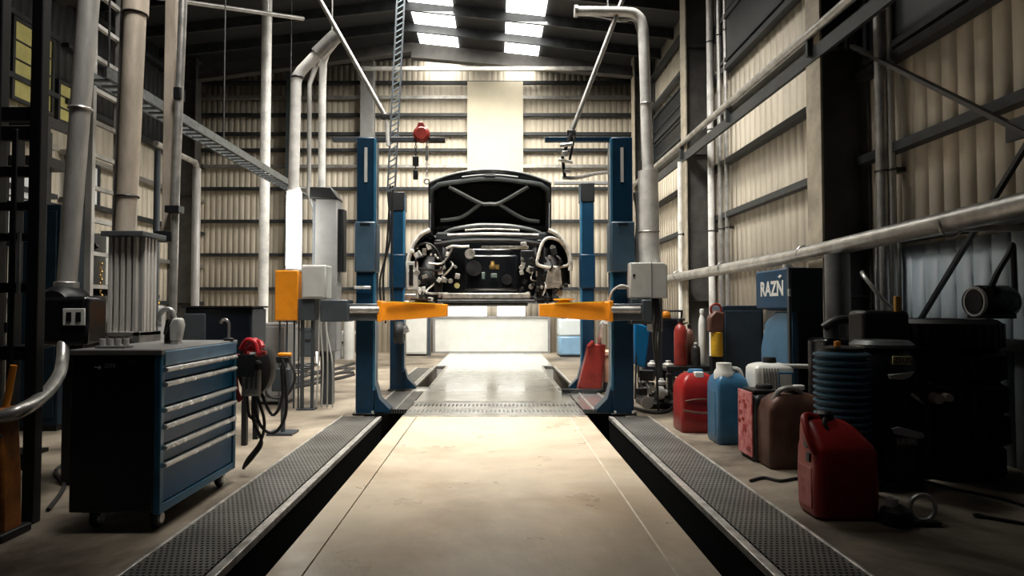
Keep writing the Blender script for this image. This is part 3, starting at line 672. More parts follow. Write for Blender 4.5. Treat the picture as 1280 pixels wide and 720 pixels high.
b = MB(); b.tube([hp(u, v, .02) for u, v in ((-.93, .12), (-.93, .84), (-.5, .85), (0, .86), (.5, .85), (.93, .84), (.93, .12))], .03, 8, True, 3); b.build('inner_frame', carunder, hood)
b = MB(); b.tube([hp(u, .915, .018) for u in (-.45, -.2, 0, .2, .45)], .014, 8, True, 3); b.cbox(hp(0, .915, .03), (.12, .03, .03)); b.build('latch_strip', hoodrib, hood)
b = MB(); b.tube([hood_pt(-1+2*i/16, 1.0) for i in range(17)], .016, 8); b.build('front_edge', hoodrib, hood)
# windscreen frame arcs low behind the bonnet
b = MB(); b.tube([(XC-.64, 7.86, 1.95), (XC-.48, 7.80, 2.04), (XC-.2, 7.76, 2.09), (XC+.05, 7.75, 2.095), (XC+.3, 7.76, 2.08), (XC+.55, 7.80, 2.03), (XC+.72, 7.86, 1.95)], .026, 8, True, 4); part_label(b.build('cowl_arch', hoodrib, car), 'grey arched cowl panel edge')
b = MB(); b.tube([(XC-.3, 7.74, 2.03), (XC, 7.72, 2.045), (XC+.36, 7.74, 2.03)], .015, 8, True, 4); b.build('wiper_linkage', alloy, car)
MB().box((XC-.66, 7.78, 1.9), (XC+.7, 7.95, 2.02)).build('cowl_box', carunder, car, bevel=.03)
for s in (-1, 1):
    b = MB(); b.bar((XC+s*.73, 7.95, 1.92), (XC+s*.74, 7.9, 2.2), .03, .015); b.build('bonnet_hinge', dirtyiron, car)
    b = MB(); b.tube([(XC+s*.70, 7.5, 1.93), (XC+s*.72, 7.68, 2.35)], .011, 8); b.build('gas_strut', black, car)

# ================================================================== LEFT SIDE
# blue tool cabinet on casters
tc = thing('tool_cabinet', (-1.85, 3.6, 0), 'blue rolling tool cabinet with seven drawers standing beside the left floor grating', 'tool cabinet')
x0, x1, ya, yb, zb, zt = -2.075, -1.635, 3.14, 4.05, .10, .865
b = MB(); b.box((x0, ya, zb), (x1-.03, yb, zt)); b.build('body', cabdark, tc, bevel=.008)  # near-black body: shade of the camera-facing end put into the colour
b = MB(); b.box((x1-.03, ya-.003, zb-.01), (x1+.004, ya+.035, zt)); b.box((x1-.03, yb-.035, zb-.01), (x1+.004, yb+.003, zt)); b.box((x1-.03, ya, zb-.01), (x1+.002, yb, zb+.035)); b.build('front_frame', navyedge, tc, bevel=.006)
b = MB(); b.box((x0-.005, ya-.006, zt), (x1+.008, yb+.006, zt+.028)); part_label(b.build('worktop', mgrey, tc, bevel=.006), 'grey worktop')
b = MB(); b.box((x1-.02, ya+.02, zt-.055), (x1+.012, yb-.02, zt+.02)); b.build('top_rail', mat('pale_blue_paint', (.15, .30, .46), .3, .1), tc, bevel=.008)
hz = [.795, .722, .595, .512, .412, .325]
bounds = [(zt-.06, .735), (.727, .61), (.602, .527), (.519, .425), (.417, .338), (.330, .14)]
hz = [.79, .718, .592, .510, .408, .322]
for i, (zh, zl) in enumerate(bounds):
    d = MB().box((x1-.028, ya+.04, zl), (x1-.004, yb-.04, zh)).build('drawer', cabblue, tc, bevel=.004)
    h = MB(); y_, w_ = (ya+.03, yb-.035)
    z = hz[i]
    h.prism([(x1-.006, z-.011), (x1+.02, z-.011), (x1+.026, z), (x1+.018, z+.013), (x1-.006, z+.013)], 'y', ya+.025, yb-.03)
    h.build('handle', chrome, d, bevel=.003)
d = MB().box((x1-.028, ya+.04, .803-.0), (x1-.0, yb-.04, .812)).build('drawer', cabdark, tc)
for y in (ya+.09, yb-.09):
    for x in (x0+.08, x1-.06):
        f = MB(); f.box((x-.04, y-.05, .088), (x+.04, y+.05, .1)); f.box((x-.026, y-.012, .04), (x-.02, y+.03, .09)); f.box((x+.02, y-.012, .04), (x+.026, y+.03, .09))
        f = f.build('caster', black, tc)
        w = MB(); w.lathe([(0, -.018), (.038, -.018), (.046, -.01), (.046, .01), (.038, .018), (0, .018)], (x, y+.01, .046), 'x'); w.build('wheel', rubber, f)
        w = MB(); w.lathe([(0, -.027), (.024, -.027), (.028, -.02), (.028, .02), (.024, .027), (0, .027)], (x, y+.01, .046), 'x'); w.build('hub', chrome, f)
# faint maker's mark on the dark end
b = MB(); cx, cz = -1.93, .805
star = []
for k in range(10):
    r = .013 if k % 2 == 0 else .005; a = PI/2 + k*PI/5; star.append((cx-.005 + r*math.cos(a), cz + r*math.sin(a)))
b.prism(star, 'y', ya-.0015, ya+.001); b.box((cx-.03, ya-.0012, cz-.001), (cx-.012, ya, cz+.004))
b.build('emblem', whitepl, tc)
text('2EN', .032, (-1.885, ya-.001, .813), RX(PI/2), mgrey, tc)
MB().box((-1.795, ya-.0015, .825), (-1.765, ya, .843)).build('small_plate', dgrey, tc)

# hose reel on the far end of the cabinet
t = thing('hose_reel', (-1.52, 4.14, .5), 'red and grey hose reel hung on the far end of the blue tool cabinet', 'hose reel')
rc = Vector((-1.555, 4.20, .70))
m_ = MB().lathe([(0, -.075), (.13, -.075), (.165, -.06), (.17, -.03), (.165, .05), (.14, .075), (0, .075)], rc, 'y', 32)
for v in m_.v: v.x = rc.x + (v.x - rc.x) * .66
m_.build('drum', rubber, t)
MB().box((rc.x-.07, rc.y-.10, rc.z-.17), (rc.x+.055, rc.y-.06, rc.z+.06)).build('face_plate', mgrey, t, bevel=.03)
b = MB()
for dx in (-.03, 0, .03): b.box((rc.x+dx-.006, rc.y-.106, rc.z-.12), (rc.x+dx+.006, rc.y-.1, rc.z+.03))
b.build('face_rib', dgrey, t)
b = MB(); b.tube([(rc.x-.10, rc.y-.09, rc.z+.10), (rc.x-.11, rc.y-.09, rc.z-.02), (rc.x-.10, rc.y-.09, rc.z-.14), (rc.x-.07, rc.y-.09, rc.z-.20)], .02, 8, True, 5); b.build('red_hose', redpaint, t)
b = MB()
for pts in ([(-.08, .13), (-.03, .19), (.04, .17), (.07, .11)], [(-.05, .10), (0, .16), (.06, .18), (.09, .15)], [(-.02, .12), (.02, .19), (.05, .13)]):
    b.tube([(rc.x+x, rc.y-.07-.03*i, rc.z+z) for i, (x, z) in enumerate(pts)], .016, 8, True, 5)
b.build('hose_bundle', redbright, t)
b = MB(); b.cyl((rc.x-.02, rc.y-.11, rc.z+.10), (rc.x+.07, rc.y-.11, rc.z+.11), .022); b.cyl((rc.x+.05, rc.y-.12, rc.z+.105), (rc.x+.10, rc.y-.12, rc.z+.11), .014); b.build('nozzle', redpaint, t)
b = MB(); b.cyl((rc.x+.0, rc.y-.125, rc.z+.10), (rc.x+.04, rc.y-.125, rc.z+.105), .014); b.build('nozzle_ring', chrome, t)
b = MB(); b.box((-1.66, 4.055, .66), (-1.52, 4.075, .80)); b.box((-1.58, 4.07, .70), (-1.5, 4.14, .74)); b.build('bracket', black, t)
b = MB()
for pts in ([(.02, -.12), (.10, -.30), (.16, -.20), (.15, .02)], [(-.02, -.15), (.02, -.36), (.11, -.42), (.18, -.30), (.17, -.05), (.14, .06)], [(-.06, -.14), (-.05, -.30), (0, -.34)], [(0, -.16), (.05, -.34), (.02, -.48), (-.07, -.60), (-.10, -.66)], [(-.02, -.16), (-.02, -.34), (.03, -.48), (-.03, -.58), (-.10, -.655)]):
    b.tube([(rc.x+x, rc.y-.02 + .015*i, rc.z+z) for i, (x, z) in enumerate(pts)], .0105, 8, True, 6)
b.build('black_hose', rubber, t)
t = thing('hook_rod', (-1.66, 3.98, .893), 'thin hooked metal rod standing at the far corner of the blue tool cabinet', 'hook')
b = MB(); b.tube([(-1.65, 3.97, .893), (-1.65, 3.97, .99), (-1.665, 3.97, 1.02), (-1.69, 3.97, 1.02), (-1.70, 3.97, 1.0)], .009, 8, True, 4); b.build('rod', galv, t)
MB().lathe([(0, 0), (.03, 0), (.03, .012), (.012, .02), (0, .02)], (-1.65, 3.97, .893)).build('foot', black, t)
# white spray gun on the cabinet
t = thing('spray_gun', (-1.80, 3.6, .893), 'white spray gun with a curved hose standing on the blue tool cabinet', 'spray gun')
b = MB(); b.prism([(-1.815, .91), (-1.765, .91), (-1.75, 1.0), (-1.76, 1.04), (-1.80, 1.04), (-1.82, 1.0)], 'y', 3.57, 3.63); b.build('body', whitepl, t, bevel=.012)
b = MB(); b.tube([(-1.80, 3.6, 1.02), (-1.815, 3.6, 1.075), (-1.85, 3.6, 1.09), (-1.885, 3.6, 1.06), (-1.89, 3.6, .99)], .014, 10, True, 5); b.build('curved_hose', chrome, t)
b = MB(); b.cbox((-1.79, 3.6, .90), (.045, .05, .02)); b.build('foot', chrome, t, bevel=.004)
b = MB(); b.bar((-1.83, 3.58, 1.03), (-1.845, 3.58, .95), .012); b.build('trigger', black, t)
t = thing('black_bottle', (-1.87, 3.66, .893), 'black bottle under the curved hose of the white spray gun', 'bottle')
MB().lathe([(0, 0), (.036, 0), (.036, .07), (.018, .1), (.016, .12), (0, .12)], (-1.86, 3.68, .893)).build('flask', blackgloss, t)
MB().lathe([(0, 0), (.02, 0), (.02, .02), (0, .02)], (-1.86, 3.68, 1.013)).build('cap', dgrey, t)
# small things on the left part of the worktop
t = thing('socket_tray', (-1.98, 3.25, .893), 'row of pale sockets in a tray on the left end of the blue tool cabinet', 'socket tray')
MB().box((-2.01, 3.22, .893), (-1.86, 3.30, .905)).build('tray', mgrey, t, bevel=.003)
for i in range(4): MB().lathe([(0, 0), (.014, 0), (.014, .035), (.008, .036), (.008, .02), (0, .02)], (-1.99+.04*i, 3.25, .905), n=14).build('socket', whitepl, t)

# blue-black bench behind the cabinet
t = thing('work_bench', (-2.15, 5.3, 0), 'dark blue-black metal bench box standing behind the blue tool cabinet', 'bench')
MB().box((-2.47, 5.10, .70), (-1.95, 5.42, 1.095)).build('box', cabdark, t, bevel=.01)
MB().box((-1.95, 5.11, .71), (-1.935, 5.41, 1.085)).build('side_panel', dgrey, t, bevel=.003)
MB().box((-2.49, 5.08, 1.095), (-1.93, 5.44, 1.11)).build('top_lip', black, t)
MB().box((-2.47, 5.085, .75), (-2.30, 5.10, 1.05)).build('grey_door', dgrey, t, bevel=.02)
for x in (-2.44, -2.0):
    for y in (5.14, 5.38): MB().box((x-.02, y-.02, 0), (x+.02, y+.02, .70)).build('leg', black, t)

# ribbed aluminium column with the big pipe
alum = mat('aluminium', (.72, .70, .67), .36, .35, 5, .25, stretch=(3, 3, .3))
t = thing('ribbed_column', (-2.57, 4.55, 0), 'ribbed silver aluminium column standing behind the left end of the blue tool cabinet', 'column')
MB().box((-2.68, 4.46, .9), (-2.47, 4.64, 1.6)).build('core', mgrey, t)
for i in range(5): MB().box((-2.685 + .043*i, 4.43, .91), (-2.685 + .043*i + .027, 4.47, 1.59)).build('rib', alum if i else alum, t, bevel=.004)
for i in range(4): MB().box((-2.47, 4.47 + .045*i, .91), (-2.45, 4.47 + .045*i + .026, 1.59)).build('rib', alum, t, bevel=.004)
MB().box((-2.71, 4.38, 1.59), (-2.42, 4.7, 1.625)).build('cap_plate', armgrey, t, bevel=.005)
b = MB(); b.box((-2.70, 4.40, .79), (-2.66, 4.68, .93)); b.box((-2.49, 4.40, .79), (-2.44, 4.68, .93)); b.box((-2.70, 4.40, .90), (-2.44, 4.68, .93)); b.box((-2.70, 4.40, .79), (-2.44, 4.68, .815)); b.build('socket_frame', galv, t, bevel=.004)
for i in range(3): MB().lathe([(0, 0), (.022, 0), (.022, .03), (.011, .03), (.011, .01), (0, .01)], (-2.62+.055*i, 4.42, .86), 'y', 12).build('socket', whitepl, t)
MB().box((-2.71, 4.38, 0), (-2.42, 4.70, .79)).build('plinth', dgrey, t, bevel=.01)
a_, c_ = A(157, 293, 4.55), A(170, 0, 4.55); a_.z = 1.625; top = a_ + (c_-a_) * ((6.9-a_.z)/(c_.z-a_.z))
t = thing('vent_pipe', a_, 'wide beige-grey vent pipe rising from the ribbed aluminium column to the roof', 'pipe')
j = a_.lerp(top, .30)
MB().tube([a_, j, j + (top-a_)*.001, top], [.068, .072, .086, .092], 24).build('pipe', beigeduct, t)
b = MB(); b.tube([a_ + Vector((-.095, .05, 0)), top + Vector((-.125, .05, 0))], .03, 12); b.build('side_pipe', greypipe, t)
b = MB(); b.torus(j, .078, .009, 'z', 24, 6); b.torus(a_.lerp(top, .05), .072, .008, 'z', 24, 6); b.build('joint_ring', dirtyiron, t)
# leaning exhaust pipe into the black machine
p, q = A(83, 362, 4.1), A(111, 0, 4.1); top = p + (q-p)*((6.8-p.z)/(q.z-p.z))
t = thing('exhaust_pipe', p, 'thick grey exhaust pipe leaning up from the black machine beside the black rack', 'pipe')
MB().tube([p, top], [.056, .075], 22).build('pipe', greypipe, t)
b = MB(); b.tube([p, p + Vector((0, 0, .05))], .07, 20); b.build('flange', galv, t, bevel=.006)
MB().torus(p.lerp(q, .62), .064, .01, 'z', 22, 6).build('pipe_clamp', galv, t)
# ladder
t = thing('access_ladder', (-3.6, 5.9, 0), 'grey steel access ladder between the thick leaning pipe and the wide vent pipe', 'ladder')
for y in (5.66, 6.06): MB().box((-3.63, y-.025, 0), (-3.57, y+.025, 6.7)).build('stile', greypipe, t, bevel=.006)
for i in range(21): MB().cbox((-3.6, 5.86, .4+.295*i), (.04, .38, .035)).build('rung', girtl if i % 2 == 0 else greypipe, t)
# black machine on rack post
t = thing('extractor_unit', (-2.64, 4.0, 0), 'black extractor unit with a white two-socket panel, between the black rack and ribbed column', 'machine')
b = MB(); b.box((-2.80, 3.92, .86), (-2.50, 4.14, 1.17)); b.build('body', blackgloss, t, bevel=.03)
b = MB(); b.lathe([(0, -.1), (.1, -.1), (.13, -.06), (.13, .1), (.1, .14), (0, .14)], (-2.72, 4.03, 1.10), 'y'); b.build('fan_housing', black, t)
b = MB(); b.cbox((-2.575, 3.917, 1.04), (.135, .012, .105)); pl = b.build('socket_panel', whitepl, t, bevel=.004)
for dx in (-.028, .03): MB().cbox((-2.575+dx, 3.91, 1.04), (.032, .006, .06)).build('socket', black, pl, bevel=.003)
b = MB(); b.box((-2.68, 3.98, 0), (-2.56, 4.14, .86)); b.build('pedestal', black, t)
b = MB(); b.tube([(-2.66, 3.95, .88), A(78, 450, 3.88), A(74, 468, 3.75), A(58, 491, 3.42), A(32, 510, 3.14), A(0, 521, 3.06), A(-60, 526, 3.05)], .034, 14, True, 6); part_label(b.build('flexible_hose', galv, t), 'grey flexible hose curving down to the left')
# black rack at the left edge
t = thing('steel_rack', (-2.8, 3.36, 0), 'tall black steel rack at the left edge of the photo', 'rack')
for x, y, zt_, w_ in ((-2.37, 3.30, 3.4, .06), (-2.585, 3.30, 3.4, .07), (-2.475, 3.30, 2.02, .03), (-3.2, 3.30, 3.4, .07), (-3.2, 3.42, 3.4, .05)):
    MB().box((x-w_/2, y-.03, 0), (x+w_/2, y+.03, zt_)).build('upright', black, t, bevel=.005)
for z, h_ in ((.30, .06), (.86, .06), (1.2, .05), (1.46, .04), (1.62, .04), (1.80, .05), (2.0, .07), (2.1, .07)):
    MB().box((-3.2, 3.28, z-h_/2), (-2.37, 3.32, z+h_/2)).build('beam', black, t)
for z in (.33, .88): MB().box((-3.2, 3.28, z), (-2.39, 3.45, z+.02)).build('shelf', black, t)
b = MB(); b.bar((-2.43, 3.26, 1.17), (-2.43, 3.26, 1.48), .014); b.build('upright', galv, t)
# high gantry frame further back, seen as dark lattice
t = thing('storage_rack', (-4.6, 6.5, 0), 'dark steel storage frame standing behind the black rack', 'rack')
for x in (-5.4, -4.86, -4.46):
    for y in (6.3, 6.9): MB().box((x-.03, y-.03, 0), (x+.03, y+.03, 3.0)).build('upright', black, t)
for z in (.9, 1.75, 2.1, 2.55, 2.95):
    b = MB(); b.box((-5.4, 6.28, z-.05), (-4.46, 6.32, z+.05)); b.box((-4.48, 6.3, z-.05), (-4.44, 6.9, z+.05)); b.build('beam', black, t)
for z in (1.76, 2.56): MB().box((-5.4, 6.3, z), (-4.46, 6.9, z+.03)).build('shelf', black, t)
t = thing('locker', (-4.05, 6.0, 0), 'tall dark blue locker behind the thick leaning exhaust pipe', 'locker')
lk_ = mat('dull_locker_blue', (.003, .014, .026), .5, spec=.3)
MB().box((-4.35, 5.7, .05), (-3.88, 6.1, 2.02)).build('body', lk_, t, bevel=.01)
MB().box((-4.32, 5.685, .12), (-3.91, 5.70, 1.96)).build('door', lk_, t, bevel=.005)
MB().box((-3.96, 5.665, 1.0), (-3.94, 5.685, 1.15)).build('handle', chrome, t)
MB().box((-4.33, 5.72, 0), (-3.9, 6.08, .05)).build('plinth', black, t)
# orange lifting jack at the lower left edge
t = thing('floor_jack', (-2.34, 3.1, 0), 'orange jack standing on end in front of the tall black rack', 'jack')
dimmed_orange_ = mat('shaded_orange', (.34, .11, .012), .5, 0, 8, .6)  # orange darkened: shade of the side facing away put into the colour
b = MB(); b.prism([(-2.44, 0), (-2.31, 0), (-2.318, .30), (-2.34, .62), (-2.38, .62), (-2.44, .35)], 'y', 3.04, 3.16); b.build('frame', dimmed_orange_, t, bevel=.01)
MB().box((-2.46, 3.0, 0), (-2.29, 3.20, .04)).build('foot', black, t, bevel=.008)
MB().cyl((-2.36, 3.1, .6), (-2.325, 3.1, .82), .015).build('ram', orange, t)
b = MB(); b.cyl((-2.44, 3.03, .30), (-2.33, 3.03, .5), .012); b.build('handle', black, t)

# twin ducts
t = thing('square_duct', A(212, 300, 5.5), 'beige square duct dropping from the roof behind the blue tool cabinet', 'duct')
p, q = A(212, 303, 5.5), A(217, 0, 5.5); top = p + (q-p)*((7.0-p.z)/(q.z-p.z))
MB().bar(p, top, .10, .10).build('duct', beigeduct, t, bevel=.008)
MB().cbox(A(208, 296, 5.44), (.14, .12, .09)).build('end_box', black, t, bevel=.006)
t = thing('drop_pipe', A(217, 393, 5.4), 'thin pale pipe running down beside the beige square duct', 'pipe')
pa, pb, pc = A(216, 392, 5.42), A(219, 262, 5.42), A(229, 0, 5.42); top = pb + (pc-pb)*((7.0-pb.z)/(pc.z-pb.z))
MB().tube([pa, pb + Vector((0, 0, -.1)), pb + Vector((0, 0, .1)), top], [.032, .032, .034, .036], 14).build('pipe', galv, t)
for p_, z_ in ((A(218, 262, 5.40), (.12, .1, .06)), (A(224, 118, 5.42), (.06, .09, .1))): MB().cbox(p_, z_).build('pipe_clamp', black, t, bevel=.004)
MB().tube([pa + Vector((0, 0, -.02)), Vector((pa.x, pa.y, 0))], .02, 10).build('lower_tube', dgrey, t)
# guard rail
t = thing('guard_rail', (-3.4, 6.8, 0), 'pale top rail on two posts crossing behind the beige square duct', 'rail')
for y, m in ((6.4, dgrey), (7.25, greypipe)): MB().tube([(-3.4, y, 0), (-3.4, y, 2.68)], .03 if m is dgrey else .045, 12).build('post', m, t)
MB().tube([(-3.4, 6.36, 2.74), (-3.4, 7.2, 2.74), (-3.4, 7.25, 2.68)], .03, 12).build('top_rail', galv, t)
# cable tray ladder along the hall
t = thing('cable_tray', (-3.3, 8.3, 3.0), 'dark perforated cable tray running along the hall above head height on the left', 'cable tray')
for dx in (-.10, .10): MB().box((-3.3+dx-.012, 5.2, 2.99), (-3.3+dx+.012, 11.2, 3.08)).build('side_rail', mat('tray_steel%d' % (dx > 0), (.16, .18, .19), .4, .5, 18, .5), t)
for i in range(40): MB().box((-3.4, 5.3+.15*i, 2.995), (-3.2, 5.34+.15*i, 3.01)).build('rung', dgrey, t)
for y in (5.6, 8.0, 10.6): MB().cyl((-3.42, y, 3.04), (-3.42, y, 6.98), .009, 6).build('hanger_rod', dirtyiron, t)
# tall white post and its foot
t = thing('white_post', (-4.0, 11, 0), 'tall white pipe post rising from the floor between the dark bench and the orange box', 'post')
p, q = A(328, 445, 11), A(334, 0, 11); top = p + (q-p)*((7.0-p.z)/(q.z-p.z))
MB().tube([(p.x, 11, 0), p, top], .085, 20).build('pipe', whitepipe, t)
MB().box((p.x-.16, 10.85, 0), (p.x+.16, 11.15, .3)).build('foot', mgrey, t, bevel=.02)
# bent vent pipes by the lamp
t = thing('bent_pipe', A(367, 240, 7.0), 'white pipe bent over at the top to the right, above the tall bright tube lamp', 'pipe')
P = [A(367, 238, 7.0), A(370, 105, 7.0), A(372, 95, 7.0), A(377, 88, 7.0), A(400, 64, 7.0)]
MB().tube(P, .058, 16).build('pipe', whitepipe, t)
MB().tube([A(396, 68, 7.0), A(421, 44, 7.0)], .078, 18).build('sleeve', galv, t)
MB().torus(A(372, 97, 7.0), .062, .01, 'z', 20, 6).build('joint_ring', dirtyiron, t)
MB().cyl(A(415, 46, 7.0), (A(415, 46, 7.0).x, 7.0, 6.98), .008, 6).build('hanger_rod', galv, t)
t = thing('bent_pipe', A(404, 250, 7.35), 'thinner grey-white pipe joining the bent white pipe from the switch cabinet below', 'pipe')
MB().tube([(A(402, 250, 7.35).x, 7.35, 2.46), A(403, 110, 7.35), A(404, 78, 7.35), A(408, 66, 7.3), A(419, 52, 7.15)], .042, 14).build('pipe', whitepipe, t)
t = thing('bent_pipe', A(385, 240, 7.5), 'thin straight pale pipe behind the bent white pipe', 'pipe')
MB().tube([(-2.06, 7.5, 2.0), A(386, 240, 7.5), A(387, 105, 7.5), A(396, 80, 7.5), A(412, 62, 7.3)], .026, 12).build('pipe', greypipe, t)
# orange box with the bright tube lamp
t = thing('lamp_stand', (-2.25, 7.0, 0), 'orange box on thin legs carrying a tall bright white tube lamp', 'lamp')
MB().box((-2.385, 6.92, .955), (-2.13, 7.10, 1.50)).build('orange_box', orange, t, bevel=.012)
b = MB(); b.lathe([(0, 1.51), (.078, 1.51), (.082, 1.56), (.080, 2.34), (.07, 2.37), (0, 2.37)], (-2.215, 7.02, 0), n=24); part_label(b.build('tube_lamp', lampm, t), 'glowing white tube lamp')
MB().lathe([(0, 0), (.095, 0), (.095, .03), (0, .03)], (-2.215, 7.02, 1.49)).build('lamp_base', lgrey, t)
MB().lathe([(0, 0), (.085, 0), (.06, .06), (0, .06)], (-2.215, 7.02, 2.365)).build('lamp_cap', whitepipe, t)
for x in (-2.36, -2.28, -2.2, -2.15): MB().cyl((x, 7.02, 0), (x, 7.02, .96), .010, 8).build('leg', dgrey, t)
# beam between cabinets at mid height (light tube at the end of tray)
b = MB().tube([(-3.2, 10.2, 3.0), A(362, 236, 9.0), (-1.98, 7.36, 2.44)], .035, 10)
tag(b.build('conduit', galv), 'pale conduit running from the cable tray to the switch cabinet', 'pipe')
# small orange-handled grinder on grey stand
t = thing('grey_cabinet', (-2.5, 7.2, 0), 'low grey cabinet standing below the orange lamp box', 'cabinet')
MB().box((-2.68, 7.25, .03), (-2.36, 7.6, .92)).build('body', mgrey, t, bevel=.015)
MB().box((-2.66, 7.235, .1), (-2.38, 7.25, .88)).build('door', mgrey, t, bevel=.004)
MB().box((-2.66, 7.28, 0), (-2.38, 7.58, .03)).build('plinth', black, t)
t = thing('hand_tool', A(356, 443, 5.6), 'small orange and black power tool on a stand behind the hose reel', 'power tool')
c = A(356, 443, 5.6)
b = MB(); b.cbox((c.x, 5.6, c.z), (.11, .07, .03)); b.build('orange_cover', orange, t, bevel=.01)
b = MB(); b.cbox((c.x-.02, 5.6, c.z-.045), (.14, .07, .06)); b.build('motor', black, t, bevel=.012)
b = MB(); b.cyl((c.x-.01, 5.6, .02), (c.x-.01, 5.6, c.z-.06), .02); b.box((c.x-.12, 5.5, 0), (c.x+.1, 5.7, .02)); b.build('stand', dgrey, t)
MB().box((c.x-.1, 5.56, c.z-.32), (c.x+.06, 5.64, c.z-.12)).build('battery_box', dgrey, t, bevel=.01)
b = MB(); b.tube([(c.x+.04, 5.6, c.z-.06), (c.x+.10, 5.58, c.z-.2), (c.x+.02, 5.56, c.z-.36), (c.x-.12, 5.5, c.z-.33), (c.x-.13, 5.55, c.z-.1)], .012, 7, True, 5); b.build('cord', rubber, t)

# shelf clutter behind the leaning pipe
t = thing('switch_box', (-4.2, 6.05, 1.2), 'pale grey box on a black stand behind the leaning pipe', 'box')
s_ = 6.6
p = A(95, 367, s_); q = A(128, 404, s_)
MB().box((p.x, s_, q.z), (q.x, s_+.3, p.z)).build('body', mgrey, t, bevel=.02)
MB().box((p.x-.03, s_-.01, p.z), (q.x+.08, s_+.32, p.z+.09)).build('lid', black, t, bevel=.01)
MB().box((p.x+.05, s_+.05, 0), (q.x-.05, s_+.25, q.z)).build('stand', black, t)
p2 = A(102, 330, s_); b = MB(); b.box((p2.x, s_+.1, p.z+.09), (A(126, 290, s_).x, s_+.16, A(126, 290, s_).z)); b.build('white_panel', white, t, bevel=.005)
b = MB(); b.tube([A(100, 322, s_), A(108, 322, s_), A(116, 310, s_), A(122, 306, s_)], .03, 8, True, 4); b.build('black_lever', black, t)
b = MB()
for i in range(12): b.torus(A(126, 330+5*i, s_-.02), .016, .006, 'x' if i % 2 else 'y', 8, 5)
b.build('chain', brass, t)
t = thing('grey_cabinet', (-3.5, 6.5, 0), 'narrow grey cabinet right behind the ribbed aluminium column', 'cabinet')
MB().box((-3.66, 6.4, .03), (-3.44, 6.7, 1.12)).build('body', mgrey, t, bevel=.03)
MB().box((-3.62, 6.385, .1), (-3.47, 6.4, 1.05)).build('door', mgrey, t, bevel=.004)
MB().box((-3.65, 6.42, 0), (-3.45, 6.68, .03)).build('plinth', black, t)
t = thing('angle_grinder', (-3.52, 6.5, 1.12), 'black power grinder with a yellow guard on the narrow grey cabinet', 'power tool')
MB().lathe([(0, -.08), (.045, -.08), (.05, 0), (.04, .08), (0, .08)], (-3.55, 6.5, 1.30)).build('motor', black, t)
b = MB(); b.bar((-3.56, 6.47, 1.17), (-3.40, 6.47, 1.14), .05, .03); b.build('yellow_guard', yellow, t, bevel=.008)
MB().cyl((-3.55, 6.5, 1.12), (-3.55, 6.5, 1.24), .03).build('spindle', dirtyiron, t)
b = MB(); b.cyl((-3.5, 6.5, 1.22), (-3.42, 6.5, 1.2), .025); b.build('side_handle', black, t)
# floor cables on the left
t = thing('floor_cables', (-1.6, 8.6, 0), 'bundle of dark cables lying on the floor behind the left lift post', 'cables')
rng = random.Random(11)
for k in range(5):
    pts = []
    for i in range(7):
        px = 330 + (442-330)*i/6; py = 487 - 24*i/6 + 3.2*k - 6 + rng.uniform(-2.5, 2.5)
        g = A(px, py, 5); u, d, w = ray(px, py); tt = -H / w; pts.append((u*tt, d*tt, .016))
    MB().tube(pts, .022 if k % 2 else .03, 7, True, 5).build('cable', rubber if k != 2 else dirtyiron, t)
def ground(px, py):
    u, d, w = ray(px, py); tt = -H / w; return Vector((u*tt, d*tt, 0))
t = thing('hose_coil', ground(370, 462), 'loose coil of grey hose on the floor below the orange lamp box', 'hose')
g = ground(365, 466); b = MB()
for k in range(4): b.torus((g.x + .05*k, g.y + .1*k, .02+.03*k), .24 - .02*k, .018, 'z', 26, 6)
b.build('coil', dirtyiron, t)
# white trestle & clutter at back left
t = thing('trestle', (-3.0, 10.0, 0), 'pale folding trestle leaning on dark boxes behind the left lift arm', 'trestle')
pa = ground(398, 458)
for dx, dz in ((0, 0), (.25, 0)):
    MB().bar((pa.x-.25+dx, pa.y+.5+dx, .9), (pa.x+dx, pa.y, .01), .05, .03).build('leg', whitepipe, t)
MB().bar((pa.x-.25, pa.y+.5, .9), (pa.x+.02, pa.y+.75, .9), .06, .04).build('top_bar', whitepipe, t)
for k, (px, py, w_, h_, m, lab) in enumerate(((385, 446, .36, .62, dgrey, 'slate box against the back wall behind the white trestle'), (410, 446, .38, .30, black, 'low black box on the floor behind the left lift arm'), (430, 447, .30, .55, lgrey, 'pale box on the floor left of the left lift post'), (352, 452, .5, .72, mgrey, 'grey box on the floor behind the low grey cabinet'))):
    g = ground(px, py); t = thing('storage_box', g, lab, 'box', 'boxes along the back wall')
    MB().box((g.x-w_/2, g.y, 0), (g.x+w_/2, g.y+.4, h_)).build('body', m, t, bevel=.02)
    MB().box((g.x-w_/2-.015, g.y-.015, h_-.06), (g.x+w_/2+.015, g.y+.415, h_+.02)).build('lid', m, t, bevel=.008)
    MB().cbox((g.x, g.y-.01, h_*.6), (w_*.4, .02, .04)).build('handle', dirtyiron, t)
for k, px in enumerate((420, 436)):
    g = ground(px, 449); t = thing('gas_bottle', g, ('grey gas bottle behind the left lift arm', 'pale gas bottle standing close to the left lift post')[k], 'gas bottle', 'gas bottles at the back')
    MB().lathe([(0, 0), (.11, 0), (.115, .03), (.115, .8), (.08, .92), (.03, .97), (0, .97)], g).build('body', (mgrey, lgrey)[k], t)
    MB().lathe([(0, .97), (.03, .97), (.03, 1.02), (.05, 1.02), (.05, 1.05), (0, 1.06)], g).build('valve', brass, t)
